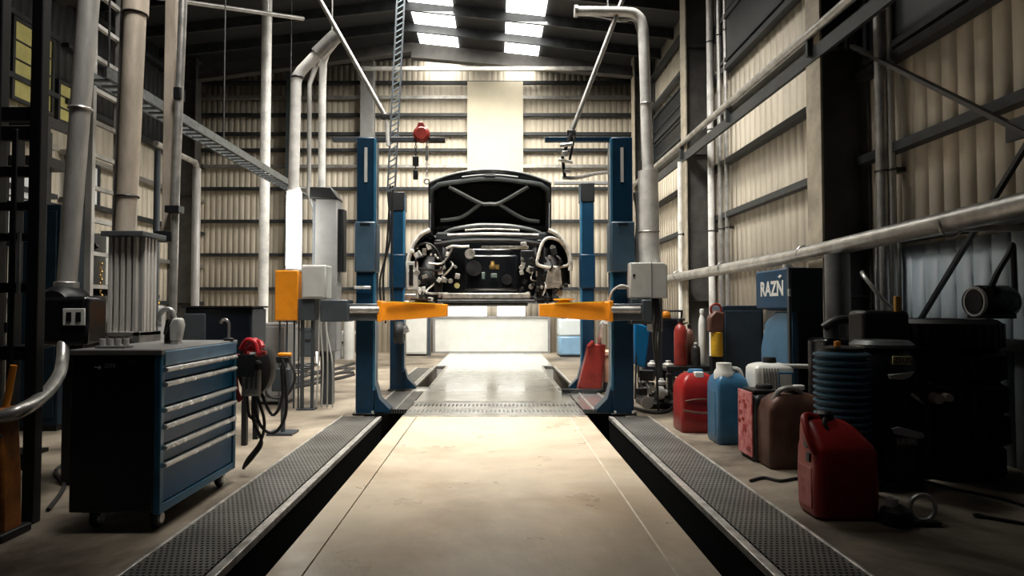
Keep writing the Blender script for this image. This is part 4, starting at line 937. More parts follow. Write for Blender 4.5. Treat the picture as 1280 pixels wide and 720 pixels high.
# grey cabinets under the car at the back
t = thing('back_cabinet', (-1.85, 14.6, 0), 'pale grey cabinet at the back wall, left of the low white partition', 'cabinet')
MB().box((-2.02, 14.5, .04), (-1.55, 15.0, .92)).build('body', white, t, bevel=.01)
MB().box((-2.0, 14.485, .08), (-1.57, 14.5, .88)).build('door', white, t)
MB().box((-2.0, 14.55, 0), (-1.57, 14.98, .04)).build('plinth', black, t)
b = MB(); b.box((-1.535, 14.5, 0), (-1.46, 14.6, 1.5)); tag(b.build('guide_post', dgrey), 'dark post between the pale back cabinet and the low white partition', 'post')
t = thing('water_tank', (1.75, 14.4, 0), 'milky tank half full of blue liquid, left of the rear right lift post', 'tank')
MB().box((1.42, 14.2, .03), (2.0, 14.8, .46)).build('blue_lower_half', tankb, t, bevel=.04)
MB().box((1.42, 14.2, .46), (2.0, 14.8, .84)).build('clear_upper_half', tankw, t, bevel=.04)
b = MB()
for i in range(3): b.cyl((1.53+.17*i, 14.3, .84), (1.53+.17*i, 14.3, .91), .05)
b.build('cap', black, t)
MB().box((1.44, 14.22, 0), (1.98, 14.78, .03)).build('pallet', black, t)

# ================================================================== RIGHT SIDE
# long pipe and upper rail along the right wall
t = thing('wall_pipe', (3.0, 6, 1.64), 'thick grey pipe running along the right wall at chest height', 'pipe')
MB().tube([(3.03, 11.5, 1.60), (2.99, 6.6, 1.60), (3.0, 2.2, 1.72)], .072, 18).build('pipe', galv, t)
for y in (4.2, 6.2, 8.4, 10.5): MB().torus((3.0, y, 1.62 + (.02 if y < 5 else 0)), .076, .009, 'y', 20, 6).box((3.0, y-.015, 1.60), (3.14 if y in (6.2, 10.5) else 3.5, y+.015, 1.64)).build('pipe_clamp', galv, t)
t = thing('crane_rail', (3.08, 7, 3.75), 'silver tube on a dark beam running high along the right wall columns', 'rail')
MB().tube([(3.06, 14.3, 3.80), (3.06, 2.2, 3.74)], .045, 12).build('tube', galv, t)
MB().box((3.10, 2.2, 3.50), (3.14, 14.35, 3.64)).build('beam', girtm, t)
for y in (4.2, 6.2, 8.4, 10.5, 12.4): MB().box((3.05, y-.02, 3.55), (3.13, y+.02, 3.76)).build('bracket', girtm, t)
def wallpipe(px, X, r, m, label, z1=6.6):
    p = W(px, 250, X); t = thing('wall_tube', (X, p.y, 0), label, 'pipe', 'upright tubes on the right wall')
    MB().tube([(X, p.y, 0), (X, p.y, z1)], r, 14).build('pipe', m, t)
    for z in (.9, 2.3, 3.9, 5.3):
        if z < z1: MB().torus((X, p.y, z), r+.004, .008, 'z', 16, 6).box((X, p.y-.02, z-.02), (XR-.02, p.y+.02, z+.02)).build('pipe_clamp', dirtyiron, t)
wallpipe(889, 3.40, .05, whitepipe, 'white upright tube just in front of the halfway column on the right wall')
wallpipe(901, 3.46, .04, galv, 'grey upright tube beside the white one on the right wall')
wallpipe(909, 3.49, .035, galv, 'thin grey upright tube, nearest the cream sheets, of the three beside the halfway column')
wallpipe(1104, 3.42, .055, galv, 'thick grey upright tube just in front of the nearest right wall column')
wallpipe(1116, 3.47, .03, greypipe, 'thin grey upright tube just in front of the nearest right wall column')
wallpipe(850, 3.05, .035, whitepipe, 'white upright tube on the inner edge of the halfway column', 3.5)
# bracing rods on the near bay of the right wall
b = MB()
pa, pb, pc, pd = W(1060, 55, 3.40), W(1272, 161, 3.36), W(1132, 430, 3.44), W(1290, 170, 3.36)
t = thing('wall_bracing', (3.4, 5, 1), 'crossed dark bracing bars on the near bay of the right wall', 'bracing')
MB().bar(pa, Vector(pb) + (Vector(pb)-pa)*.3, .05, .03).build('brace_bar', colm, t)
MB().bar(pc, pd, .03, .03).build('brace_bar', girtm, t)
for p_, z_ in ((pa, (.1, .14, .14)), (pb, (.03, .16, .14)), (pc, (.1, .1, .1))): MB().cbox(p_, z_).build('gusset', girtm, t)
# down pipe at near column
t = thing('down_pipe', (2.96, 5.5, 0), 'wide dull grey pipe dropping from the long wall pipe behind the bellows hose', 'pipe')
MB().tube([(2.97, 5.55, 0), (2.97, 5.55, 1.56)], .10, 20).build('pipe', mat('dull_pipe', (.20, .20, .19), .5, .2, 4, .4), t)
MB().torus((2.97, 5.55, .5), .1, .012, 'z', 22, 6).build('collar', dgrey, t)
t = thing('conduit_set', (3.25, 5.1, 0), 'row of thin grey conduits between the near column and the black machine', 'pipe')
for i in range(4): MB().cyl((3.2+.05*i, 5.35-.02*i, .3), (3.2+.05*i, 5.35-.02*i, 1.66), .014 + .004*(i % 2), 8).build('conduit', galv if i % 2 else greypipe, t)
MB().box((3.15, 5.25, 0), (3.42, 5.4, .32)).build('base_box', black, t)
b = MB(); b.tube([(3.1, 5.4, 1.4), (3.0, 5.2, 1.35), (3.1, 5.1, 1.15), (3.25, 5.15, 1.05)], .016, 8, True, 5); b.build('hose', greypipe, t)
# blue dispenser cabinet
t = thing('dispenser', (2.6, 5.6, 0), 'tall blue dispenser cabinet with white lettering standing under the wall pipe', 'machine')
bx = MB(); bx.box((2.42, 5.28, 1.08), (2.60, 5.95, 1.43)); part_label(bx.build('head_box', mat('deep_blue', (.001, .045, .11), .4, spec=.3), t, bevel=.02), 'blue head box with white lettering')
MB().box((2.435, 5.265, 1.06), (2.70, 5.30, 1.425)).build('front_door', cabdark, t, bevel=.006)
MB().box((2.413, 5.26, .05), (2.437, 5.30, 1.43)).build('corner_post', dgrey, t, bevel=.004)
b = MB(); b.prism([(5.32, .18), (5.84, .18), (5.94, .4), (5.94, .72), (5.84, .96), (5.62, 1.06), (5.32, 1.06)], 'x', 2.46, 2.62); part_label(b.build('curved_panel', paleblue, t, bevel=.01), 'curved paler blue side panel')
MB().box((2.50, 5.30, .05), (2.72, 5.92, 1.08)).build('body', cabdark, t, bevel=.01)
MB().box((2.44, 5.28, 0), (2.72, 5.95, .05)).build('plinth', black, t)
text('RAZN', .175, (2.4185, 5.60, 1.255), Matrix(((0, 0, -1, 0), (-1, 0, 0, 0), (0, 1, 0, 0), (0, 0, 0, 1))), whitepl, t, bold=.006)
b = MB(); b.prism([(5.42, 1.375), (5.46, 1.36), (5.42, 1.345), (5.40, 1.36)], 'x', 2.412, 2.42); b.build('white_mark', whitepl, t)
b = MB(); b.box((2.405, 5.24, 1.19), (2.42, 5.262, 1.25)); b.build('latch', chrome, t)
for i in range(4): MB().cyl((2.46+.06*i, 5.4+.1*i, 1.43), (2.46+.06*i, 5.4+.1*i, 1.46), .03, 12).build('top_fitting', whitepl, t)
t = thing('pump_unit', (2.75, 5.0, 0), 'black pump unit with pipes standing in front of the blue dispenser', 'machine')
MB().box((2.52, 4.9, .05), (2.88, 5.2, .86)).build('body', blackgloss, t, bevel=.03)
b = MB(); b.tube([(2.52, 4.92, .94), (2.62, 4.9, 1.0), (2.80, 4.92, .99), (2.88, 4.95, .92)], .035, 10, True, 4); b.build('top_pipe', dirtyiron, t)
MB().cyl((2.60, 4.95, .86), (2.60, 4.95, .97), .05).build('pipe_stub', dgrey, t)
b = MB(); b.bar((2.56, 4.885, .72), (2.62, 4.885, .58), .016); b.tube([(2.68, 4.89, .76), (2.74, 4.88, .74), (2.76, 4.88, .66)], .008, 8, True, 4); b.build('lever', chrome, t)
MB().box((2.54, 4.92, 0), (2.86, 5.18, .05)).build('base', black, t)
# dark locker behind
t = thing('locker', (2.8, 7.5, 0), 'dark blue-black locker behind the yellow cylinder on the right', 'locker')
MB().box((2.62, 7.4, .04), (3.10, 7.8, 1.12)).build('body', mat('locker_paint', (.02, .035, .055), .4), t, bevel=.01)
MB().box((2.65, 7.385, .1), (3.07, 7.4, 1.06)).build('door', mat('locker_door', (.03, .05, .075), .4), t, bevel=.004)
MB().box((2.64, 7.42, 0), (3.08, 7.78, .04)).build('plinth', black, t)
# low bench of bottles
t = thing('low_bench', (2.3, 7.6, 0), 'low dark bench carrying the bottles by the right wall', 'bench')
MB().box((1.98, 7.4, .36), (2.64, 7.75, .42)).build('bench_top', black, t, bevel=.006)
for x in (2.02, 2.60):
    for y in (7.44, 7.71): MB().box((x-.025, y-.025, 0), (x+.025, y+.025, .36)).build('leg', black, t)
MB().box((2.0, 7.5, .1), (2.62, 7.7, .13)).build('shelf', black, t)
def bottle(px, yb, yt, Y, r, m, capm, label, name='bottle', cat='bottle', group='bottles on the low bench', neck=.35):
    p = A(px, yb, Y); q = A(px, yt, Y); h = q.z - .42; o = thing(name, (p.x, Y, .42), label, cat, group)
    MB().lathe([(0, 0), (r*.95, 0), (r, .015), (r, h*.72), (r*.8, h*.82), (r*neck, h*.88), (r*neck, h*.92), (0, h*.92)], (p.x, Y, .42), n=22).build('body', m, o)
    MB().lathe([(0, 0), (r*neck*1.2, 0), (r*neck*1.2, h*.07), (r*neck*.6, h*.08), (0, h*.08)], (p.x, Y, .42+h*.92), n=16).build('cap', capm, o)
    return o
e = bottle(851, 455, 398, 7.5, .075, redpaint, dirtyiron, 'red fire extinguisher bottle, leftmost on the low bench', 'fire_extinguisher', 'fire extinguisher', None)
c = wloc(e); b = MB(); b.bar((c.x-.02, c.y-.02, c.z+.47), (c.x+.08, c.y-.02, c.z+.50), .02, .015); b.build('lever', black, e)
bottle(862, 458, 405, 7.62, .055, brown, dirtyiron, 'slim rust brown bottle right of the red extinguisher')
bottle(878, 455, 386, 7.55, .042, whitepl, whitepl, 'tall slim white bottle on the low bench', neck=.5)
bottle(870, 458, 428, 7.45, .05, dirtyiron, lgrey, 'short dark bottle in front of the white bottle')
t = thing('grease_gun', (2.55, 7.3, .5), 'brown and yellow grease gun hanging at the right end of the low bench', 'grease gun')
c = A(896, 430, 7.3); d = A(895, 402, 7.3)
MB().lathe([(0, -.14), (.06, -.14), (.066, -.12), (.066, .13), (.055, .14), (0, .14)], c).build('yellow_cylinder', yellow, t)
b = MB(); b.prism([(d.x-.09, d.z-.12), (d.x+.07, d.z-.12), (d.x+.09, d.z+.10), (d.x-.02, d.z+.13), (d.x-.09, d.z+.05)], 'y', 7.24, 7.36); b.build('brown_body', brown, t, bevel=.02)
b = MB(); b.torus((d.x, 7.3, d.z+.14), .06, .014, 'y', 18, 6); b.build('ring_handle', redpaint, t)
MB().box((c.x-.06, 7.28, 0), (c.x+.06, 7.38, c.z-.14)).build('stand', black, t)
t = thing('engine_parts', (1.85, 7.15, 0), 'heap of dark metal engine parts on the floor in front of the low bench', 'engine parts')
rng = random.Random(5)
for k in range(24):
    g = ground(rng.uniform(800, 846), rng.uniform(501, 514)); z = rng.uniform(.05, .34) * (.5 + .5*(k % 3)); r = rng.uniform(.03, .075); b = MB()
    if k % 2: b.lathe([(0, -r*.6), (r, -r*.6), (r, r*.1), (r*.5, r*.3), (r*.5, r*.7), (0, r*.7)], (g.x, g.y, z+r*.5), 'yxz'[k % 3], 14)
    else: b.cbox((g.x, g.y, z), (r*2, r*1.6, r*1.5), RZ(rng.uniform(0, 3)))
    b.build('metal_part', (dirtyiron, alloy, black, lgrey)[k % 4], t, bevel=.006)
MB().cbox((ground(824, 507).x, ground(824, 507).y, .03), (.42, .5, .06)).build('tray', black, t, bevel=.01)

# cans along the right
def canister(name, label, x0, x1, y0, y1, h, m, capm, label_m=None, neckx=.3, shoulder=.16, taper=.25, group='cans beside the right grating', ridge=True):
    t = thing(name, ((x0+x1)/2, (y0+y1)/2, 0), label, 'fuel can' if 'jerry' in name else 'can', None)
    cx, cy = (x0+x1)/2, (y0+y1)/2; hw, hd = (x1-x0)/2, (y1-y0)/2
    def rr(z, kx, ky, ox=0, oy=0):
        pts = []; n = 6; rad = .22
        for qx, qy, a0 in ((1, 1, 0), (-1, 1, PI/2), (-1, -1, PI), (1, -1, 3*PI/2)):
            for i in range(n):
                a = a0 + PI/2*i/(n-1); pts.append(Vector((cx+ox + kx*hw*(qx*(1-rad) + rad*math.cos(a)), cy+oy + ky*hd*(qy*(1-rad) + rad*math.sin(a)), z)))
        return pts
    b = MB(); b.loft([rr(.0, .93, .93), rr(.02, 1, 1), rr(h*.3, 1.0, 1.0), rr(h-shoulder-.05, 1, 1), rr(h-shoulder*.9, .985, .985), rr(h-shoulder*.5, .88, .88), rr(h-shoulder*.25, .68, .70), rr(h-shoulder*.12, .5, .55), rr(h-shoulder*.1, .30, .4)])
    b.build('body', m, t, bevel=.0)
    MB().lathe([(0, 0), (min(hw, hd)*.46, 0), (min(hw, hd)*.46, .035), (min(hw, hd)*.40, .05), (0, .05)], (cx, cy, h-shoulder*.22)).build('cap', capm, t)
    return t
c1 = canister('fuel_canister', 'round-shouldered red canister with a blue cap, left of the blue fluid bottle', 1.63, 1.97, 5.62, 5.92, .53, red, bluepl)
b = MB(); b.box((1.76, 5.66, .47), (1.84, 5.84, .53)); b.build('cap_flap', whitepl, c1, bevel=.01)
b = MB(); b.tube([(1.64, 5.6, .20), (1.8, 5.59, .18), (1.96, 5.6, .19)], .012, 6, True, 4); b.tube([(1.66, 5.62, .28), (1.8, 5.605, .30), (1.95, 5.62, .28)], .008, 6, True, 4); b.build('body_seam', brown, c1)
t = canister('fluid_bottle', 'tall blue fluid bottle with a white cap, right of the round-shouldered red canister', 1.78, 2.04, 5.14, 5.42, .58, bluepl, whitepl, shoulder=.12)
MB().lathe([(0, .5), (.075, .5), (.08, .52), (.08, .57), (.06, .6), (.06, .645), (0, .65)], (1.87, 5.25, 0)).build('white_collar', whitepl, t)
b = MB(); b.tube([(1.90, 5.25, .60), (1.98, 5.22, .59), (2.0, 5.2, .50)], .018, 8, True, 4); b.build('handle', lgrey, t)
MB().box((1.776, 5.2, .06), (1.782, 5.36, .42)).build('label_strip', paleblue, t)
t = canister('printed_can', 'black-fronted can with a pink printed side, between the blue bottle and the brown can', 1.84, 2.10, 4.56, 4.86, .50, black, dirtyiron, shoulder=.07)
b = MB(); b.box((1.826, 4.585, .03), (1.838, 4.84, .49)); part_label(b.build('pink_label', pink, t, bevel=.003), 'pink printed label on the side facing the grating')
rng = random.Random(2)
for k in range(9):
    y = rng.uniform(4.60, 4.80); z = rng.uniform(.06, .40); MB().box((1.823, y, z), (1.827, y+rng.uniform(.02, .06), z+rng.uniform(.02, .05))).build('print_mark', red, t)
MB().box((1.85, 4.6, .49), (2.05, 4.8, .505)).build('lid', dirtyiron, t)
t = canister('brown_can', 'dark brown metal can with a bare bent handle, just behind the big red jerry can', 1.86, 2.28, 4.36, 4.60, .52, brown, dirtyiron, shoulder=.15)
b = MB(); b.tube([(1.92, 4.44, .46), (1.96, 4.42, .53), (2.05, 4.42, .545), (2.12, 4.44, .50)], .017, 8, True, 4); b.build('handle', alloy, t)
b = MB(); b.cbox((2.10, 4.45, .545), (.07, .05, .035)); b.build('spout', whitepl, t, bevel=.008)
t = canister('ribbed_container', 'white container with ribbed side and pale label, standing behind the printed can', 2.05, 2.36, 5.05, 5.28, .66, whitepl, dirtyiron, shoulder=.05)
b = MB()
for i in range(6): b.box((2.10+.022*i, 5.035, .30), (2.112+.022*i, 5.05, .62))
b.build('rib', lgrey, t)
b = MB(); b.cbox((2.28, 5.04, .52), (.12, .02, .14)); lb = b.build('label_plate', bluepl, t, bevel=.004)
MB().cbox((2.275, 5.028, .53), (.09, .006, .09)).build('label', whitepl, lb)
MB().cyl((2.25, 5.1, .635), (2.46, 5.05, .635), .018).build('top_bar', lgrey, t)

# big red jerry can
t = thing('jerry_can', (1.84, 3.45, 0), 'large red plastic jerry can standing closest to the camera beside the right grating', 'jerry can')
jx0, jx1, jy0, jy1 = 1.655, 1.99, 3.32, 3.56
def jr(z, xa, xb, y0, y1, rad=.05):
    pts = []
    for cx, cy, a0 in ((xb-rad, y1-rad, 0), (xa+rad, y1-rad, PI/2), (xa+rad, y0+rad, PI), (xb-rad, y0+rad, 3*PI/2)):
        for i in range(7): a = a0 + PI/2*i/6; pts.append(Vector((cx + rad*math.cos(a), cy + rad*math.sin(a), z)))
    return pts
b = MB(); b.loft([jr(0, jx0+.02, jx1-.02, jy0+.02, jy1-.02), jr(.015, jx0+.005, jx1-.005, jy0+.005, jy1-.005), jr(.04, jx0, jx1, jy0, jy1), jr(.20, jx0-.004, jx1+.004, jy0-.003, jy1+.003), jr(.345, jx0, jx1, jy0, jy1), jr(.375, jx0+.008, jx1-.012, jy0+.012, jy1), jr(.45, jx0+.01, jx1-.06, jy0+.085, jy1), jr(.485, jx0+.015, jx1-.10, jy0+.12, jy1-.01, .04), jr(.50, jx0+.04, jx1-.15, jy0+.14, jy1-.03, .03)])
b.build('body', red, t)
b = MB(); b.tube([(jx0+.012, jy0+.03, .335), (jx0-.014, jy0+.05, .40), (jx0-.004, jy0+.12, .49), (jx0+.03, jy0+.16, .515), (jx0+.10, jy0+.16, .50)], .018, 10, True, 5); b.build('handle', red, t)
b = MB(); b.cbox((jx0-.003, jy0+.10, .39), (.016, .05, .07)); b.cbox((jx0-.003, jy0+.08, .31), (.014, .045, .05)); b.build('handle_recess', black, t, bevel=.012)
MB().lathe([(0, 0), (.045, 0), (.045, .03), (.03, .045), (0, .045)], (jx0+.13, jy0+.17, .495)).build('cap', black, t)
b = MB(); b.tube([(jx0+.12, jy0+.14, .51), (jx0+.10, jy0+.11, .47), (jx0+.11, jy0+.09, .435)], .014, 8, True, 4); b.build('cap_strap', black, t)
b = MB(); b.box((jx0-.006, jy0+.05, .05), (jx0-.001, jy1-.05, .26)); b.build('side_panel', mat('worn_pink', (.50, .17, .16), .5, 0, 12, .4, col2=(.36, .05, .05)), t, bevel=.002)
# bellows hose standing behind the jerry can
t = thing('bellows_hose', (2.06, 3.82, 0), 'dark blue ribbed bellows hose standing upright behind the red jerry can', 'hose')
prof = [(0, 0), (.11, 0)]
for i in range(21):
    z = .02 + .039*i; prof += [(.128, z), (.152, z+.011), (.155, z+.018), (.152, z+.025), (.128, z+.036)]
prof += [(.11, .842), (0, .842)]
MB().lathe(prof, (2.06, 3.82, 0), n=36).build('bellows', mat('bellows_blue', (.05, .125, .19), .3, .1, 5, .3), t)
MB().lathe([(0, 0), (.12, 0), (.12, .02), (.06, .03), (0, .03)], (2.06, 3.82, .84)).build('end_cap', black, t)
b = MB(); b.lathe([(0, 0), (.018, 0), (.018, .03), (0, .035)], (2.0, 3.75, .87)); b.build('orange_plug', orange, t)
# black machine with labels
t = thing('compressor', (2.45, 4.0, 0), 'black compressor with pale lids and labels between the bellows hose and the tyre stack', 'machine')
b = MB(); b.lathe([(0, 0), (.17, 0), (.2, .03), (.205, .55), (.19, .72), (.14, .80), (0, .80)], (2.42, 4.02, .05)); b.build('tank', cabdark, t)
b = MB(); b.lathe([(0, 0), (.175, 0), (.18, .02), (.15, .045), (0, .05)], (2.42, 4.02, .85)); b.build('lid', mat('smoky_lid', (.13, .15, .15), .3, .1), t)
b = MB(); b.cbox((2.41, 3.805, .785), (.11, .012, .05)); pl = b.build('yellow_label', tape, t, bevel=.003)
text('ZEUS', .045, (2.41, 3.797, .785), RX(PI/2), dgrey, pl)
b = MB(); b.prism([(2.33, .70), (2.48, .72), (2.45, .685), (2.41, .67), (2.34, .675)], 'y', 3.79, 3.82); b.build('pale_badge', lgrey, t, bevel=.004)
b = MB(); b.bar((2.46, 3.80, .585), (2.50, 3.80, .555), .018); b.bar((2.51, 3.81, .55), (2.55, 3.83, .53), .01); b.build('lever', lgrey, t, bevel=.003)
b = MB(); b.prism([(2.34, .385), (2.38, .395), (2.52, .36), (2.53, .335), (2.50, .325), (2.36, .35)], 'y', 3.79, 3.81); b.build('lower_badge', mat('lilac_grey', (.40, .40, .44), .4), t, bevel=.004)
pl = MB().cbox((2.43, 3.80, .31), (.12, .01, .045)).build('lower_label', mgrey, t, bevel=.002)
text('E-200', .035, (2.435, 3.793, .31), RX(PI/2), lgrey, pl)
for x, y in ((2.3, 3.9), (2.54, 3.9), (2.42, 4.16)): MB().box((x-.03, y-.03, 0), (x+.03, y+.03, .08)).build('foot', black, t)
b = MB(); b.box((2.36, 4.1, .6), (2.66, 4.3, 1.08)); b.build('motor_housing', black, t, bevel=.03)
b = MB(); b.cbox((2.55, 4.06, 1.12), (.035, .03, .10)); part_label(b.build('orange_tag', mat('orange_tag', (.55, .28, .03), .5), t, bevel=.004), 'orange tag on top')
b = MB(); b.lathe([(0, 0), (.03, 0), (.035, .05), (0, .06)], (2.66, 3.85, .55), 'y'); b.lathe([(0, 0), (.024, 0), (.026, .05), (0, .06)], (2.73, 3.86, .555), 'y'); b.build('pale_fitting', beigeduct, t)
b = MB(); b.box((2.56, 3.9, .05), (2.68, 4.2, .66)); b.build('side_case', black, t, bevel=.03)
# tyre stacks
def tyre_mesh(R=.33, w=.2):
    b = MB(); b.lathe([(R*.62, -w*.42), (R*.70, -w*.5), (R*.9, -w*.5), (R*.985, -w*.38), (R, -w*.2), (R, w*.2), (R*.985, w*.38), (R*.9, w*.5), (R*.70, w*.5), (R*.62, w*.42), (R*.585, 0), (R*.62, -w*.42)], (0, 0, 0), n=44)
    return b
proto = None
words5 = ('bottom', 'second from the bottom', 'middle', 'second from the top', 'topmost')
def tyre(loc, label, group, rot=(0, 0, 0)):
    global proto
    if proto is None:
        proto = thing('tyre', loc, label, 'tyre', group)
        mb = MB(); mb.v = tyre_mesh().v; mb.f = tyre_mesh().f
        for v in mb.v: v += Vector(loc)
        mb.build('carcass', rubber, proto)
        b = MB()
        for i in range(36):
            a = 2*PI*i/36; d = Vector((math.cos(a), math.sin(a), 0)); b.cbox(Vector(loc) + d*.331, (.012, .035, .15), RZ(a))
        b.build('tread', rubber, proto)
        b = MB(); b.torus(Vector(loc) + Vector((0, 0, .1)), .275, .006, 'z', 40, 6); b.torus(Vector(loc) + Vector((0, 0, .1)), .235, .004, 'z', 40, 6); b.build('sidewall_ring', black, proto)
        o = proto
    else:
        o = copy_tree(proto); o.location = loc; o['label'] = label
        if group: o['group'] = group
    o.rotation_euler = rot; return o
for i in range(5): tyre((3.03+.02*(i % 2), 4.36-.015*(i % 3), .102+.204*i), words5[i] + ' black tyre of the tall stack beside the compressor', 'tyres in the tall stack')
# cased black motor on top right
t = thing('electric_motor', (3.28, 4.2, 1.02), 'black electric motor with a cable lying on top of the tall tyre stack', 'motor')
c = Vector((3.27, 4.22, 1.135))
MB().lathe([(0, -.13), (.09, -.13), (.11, -.09), (.11, .09), (.09, .13), (0, .13)], c, 'x').build('body', blackgloss, t)
MB().torus(c + Vector((-.12, -.02, 0)), .09, .012, 'x', 20, 6).build('end_ring', lgrey, t)
MB().box((c.x-.1, c.y-.08, 1.026), (c.x+.1, c.y+.08, c.z-.08)).build('foot', black, t)
b = MB(); b.tube([c + Vector((.0, 0, .09)), c + Vector((.05, 0, .2)), c + Vector((.14, .02, .32)), c + Vector((.19, .05, .38)), c + Vector((.22, .08, .25)), c + Vector((.24, .1, -.02))], .018, 8, True, 5); b.build('cable', rubber, t)
# clamp on the floor
g = ground(1120, 655)
t = thing('pipe_clamp_tool', g, 'black clamp with a ring handle lying on the floor right of the red jerry can', 'clamp')
b = MB(); b.lathe([(0, 0), (.075, 0), (.08, .02), (.07, .07), (.03, .1), (0, .1)], (g.x+.0, g.y, 0)); b.build('body', rubber, t)
b = MB(); b.torus((g.x+.15, g.y+.02, .075), .065, .012, 'y', 24, 8); b.build('ring_handle', greypipe, t)
b = MB(); b.bar((g.x-.06, g.y-.02, .02), (g.x+.2, g.y-.03, .012), .04, .02); b.build('foot_bar', rubber, t)
MB().cyl((g.x-.02, g.y, .09), (g.x-.02, g.y, .13), .03).build('knob', lgrey, t)
g = ground(1245, 650); t = thing('small_wrench', g, 'small dark wrench lying on the floor near the right edge', 'wrench')
b = MB(); b.bar((g.x-.05, g.y+.03, .008), (g.x+.09, g.y-.09, .008), .022, .012); b.build('shank', black, t)
b = MB(); b.torus((g.x-.06, g.y+.04, .009), .02, .007, 'z', 12, 6); b.build('ring_end', black, t)
# cable by the jerry can
def cable(name, pts, r, m, label, cat='cable'):
    P = [ground(*p) + Vector((0, 0, r)) for p in pts]
    return tag(MB().tube(P, r, 7, True, 6).build(name, m), label, cat)
cable('floor_cable', [(938, 603), (955, 599), (975, 603), (998, 600), (1004, 607)], .010, rubber, 'short black cable on the floor between the printed can and the red jerry can')
cable('floor_cable', [(1100, 580), (1150, 600), (1190, 612), (1250, 625), (1300, 640)], .008, dirtyiron, 'thin dark cable on the floor in front of the tyres')
cable('floor_cable', [(795, 497), (820, 501), (850, 500), (862, 506)], .022, rubber, 'dark hose on the floor right of the front right lift post')
cable('floor_cable', [(793, 512), (812, 517), (834, 516), (842, 505), (828, 499), (806, 506)], .018, rubber, 'looped black cable on the floor right of the front right lift post')
cable('floor_cable', [(60, 640), (80, 610), (70, 590), (95, 575)], .012, rubber, 'black cable on the floor left of the blue tool cabinet')
# stand behind right post
t = thing('tripod_stand', (1.6, 7.6, 0), 'thin dark tripod stand behind the front right lift post', 'stand')
ap = Vector((1.70, 7.7, .9))
for px, py in ((799, 492), (812, 496), (794, 500)): MB().tube([ap, ground(px, py) + Vector((0, 0, .01))], .012, 8).build('leg', dirtyiron, t)
b = MB(); b.prism([(1.66, .42), (1.80, .36), (1.86, .86), (1.66, .92)], 'y', 7.66, 7.74); b.build('blue_panel', cabblue, t, bevel=.02)
t = thing('dark_cart', (2.22, 8.6, 0), 'dark cart standing behind the right control box', 'cart')
MB().box((1.95, 8.5, .18), (2.50, 8.9, .95)).build('body', cabdark, t, bevel=.02)
for x in (2.0, 2.45): MB().lathe([(0, -.02), (.08, -.02), (.09, 0), (.08, .02), (0, .02)], (x, 8.52, .09), 'x').build('wheel', rubber, t)
for x in (2.0, 2.45): MB().lathe([(0, -.02), (.08, -.02), (.09, 0), (.08, .02), (0, .02)], (x, 8.88, .09), 'x').build('wheel', rubber, t)
b = MB(); b.tube([(1.97, 8.48, .9), (1.97, 8.44, 1.05), (2.46, 8.44, 1.05), (2.46, 8.48, .9)], .015, 8); b.build('push_handle', dirtyiron, t)
# leaning red ramp and peach box, white hose
t = thing('leaning_ramp', (1.25, 8.3, 0), 'dark red steel ramp leaning against the rear right lift post', 'ramp')
b = MB(); b.prism([(1.06, .05), (1.36, .05), (1.42, .62), (1.20, .62), (1.16, .45)], 'y', 8.22, 8.40); b.build('ramp_body', redpaint, t, bevel=.012)
b = MB(); b.cyl((1.20, 8.22, .60), (1.26, 8.22, .66), .03); b.build('lug', redpaint, t)
b = MB(); b.tube([(.85, 8.22, .03), (1.30, 8.20, .03), (1.40, 8.2, .05), (1.42, 8.2, .14)], .03, 8); b.build('foot_bar', black, t)
MB().box((1.06, 8.2, .0), (1.36, 8.4, .05)).build('base', dirtyiron, t, bevel=.006)
t = thing('peach_crate', (1.6, 8.6, 0), 'translucent peach plastic crate behind the front right lift post', 'crate')
MB().box((1.42, 8.45, .02), (1.72, 8.8, .50)).build('body', peach, t, bevel=.03)
MB().box((1.40, 8.43, .46), (1.74, 8.82, .52)).build('rim', peach, t, bevel=.01)
MB().box((1.44, 8.47, 0), (1.70, 8.78, .02)).build('base', peach, t)
t = thing('white_hose', (1.5, 8.5, 0), 'pale hose hanging from the right lift arm down to the peach crate', 'hose')
b = MB(); b.tube([A(757, 402, 7.4), A(752, 406, 7.8), A(750, 420, 8.3), A(749, 438, 8.46)], .03, 10, True, 5); b.build('hose', whitepipe, t)
MB().tube([A(749, 438, 8.46), A(749, 444, 8.47)], .036, 10).build('end_fitting', galv, t)
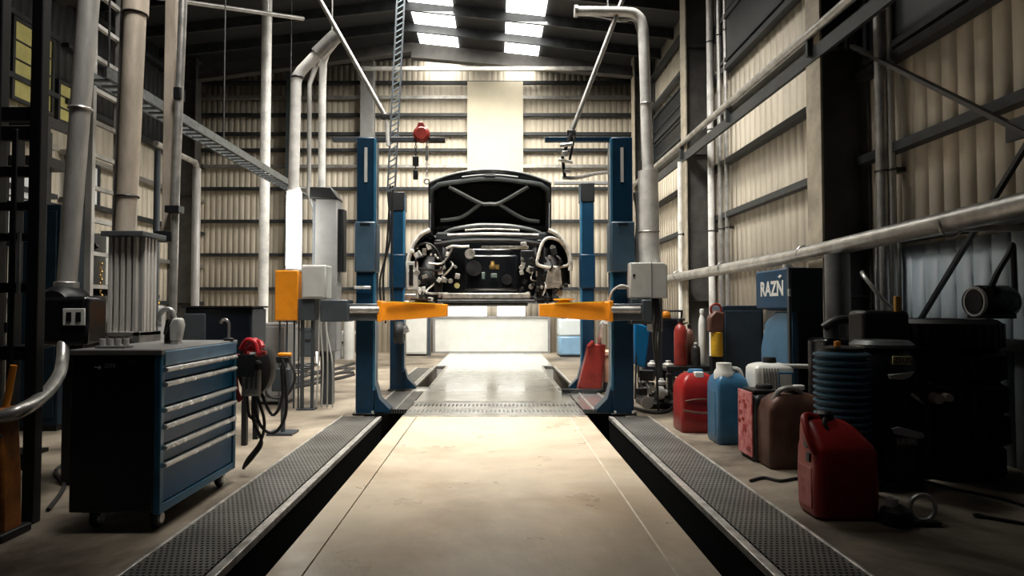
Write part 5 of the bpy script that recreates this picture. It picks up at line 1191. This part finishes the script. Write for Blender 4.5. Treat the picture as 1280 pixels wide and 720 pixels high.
# stray pipes high in the roof
t = thing('roof_pipe', (-4, 10, 6), 'thin pale pipe slanting under the dark roof at upper left', 'pipe')
p, q = A(232, 2, 9.0), A(335, 17, 10.0)
MB().tube([p + (p-q)*.4, q + (q-p)*.5], .035, 10).build('pipe', galv, t)
MB().cyl(q, (q.x, q.y, roofz(q.x)), .01, 6).build('hanger_rod', galv, t)

# ================================================================== LIGHT
def area(name, loc, rot, sx, sy, power, col, spread=180):
    l = bpy.data.lights.new(name, 'AREA'); l.shape = 'RECTANGLE'; l.size = sx; l.size_y = sy; l.energy = power; l.color = col; l.spread = math.radians(spread)
    o = bpy.data.objects.new(name, l); C.objects.link(o); o.location = loc; o.rotation_euler = rot; return o
warm = (1, .95, .84)
for x in (-1.3, .6):
    area('skylight_and_fill', (x, 12.3, roofz(x)-.3), (math.radians(16), 0, 0), .9, 3.2, 300, warm, 150)
    area('skylight_and_fill', (x, 7.0, roofz(x)-.3), (math.radians(24), 0, 0), .9, 2.4, 330, (1, .96, .88), 110)  # added fill, tilted to brighten the fronts of things further back
    area('skylight_and_fill', (x*.6-.1, 4.0, roofz(x)-.3), (math.radians(16), 0, 0), .7, 2.4, 30, warm, 46)  # added narrow lamps with no skylight above, for near slab and lift arms
o_ = area('skylight_and_fill', (-1.0, 3.0, 6.8), (0, 0, 0), .8, 1.6, 48, (1, .95, .87), 66)  # added lamp with no skylight above, brightens the left pipes
o_.rotation_euler = (Vector((-2.9, 5.0, 2.4)) - Vector(o_.location)).to_track_quat('-Z', 'Y').to_euler()
w = bpy.data.worlds.new('World'); bpy.context.scene.world = w; w.use_nodes = True
bg = w.node_tree.nodes['Background']; bg.inputs[0].default_value = (.55, .7, 1, 1); bg.inputs[1].default_value = .006

# ================================================================== CAMERA
cam = bpy.data.cameras.new('camera'); co = bpy.data.objects.new('camera', cam); C.objects.link(co)
cam.sensor_width = 36; cam.lens = F / 1280 * 36; cam.shift_x = (640 - VX) / 1280
co.location = (0, 0, H); co.rotation_euler = (PI/2 + TH, 0, 0); cam.clip_start = .05; cam.clip_end = 100
sc = bpy.context.scene; sc.camera = co
sc.view_settings.view_transform = 'Standard'; sc.view_settings.look = 'None'; sc.view_settings.gamma = 1; sc.view_settings.use_curve_mapping = False
sc.view_settings.exposure = -0.06
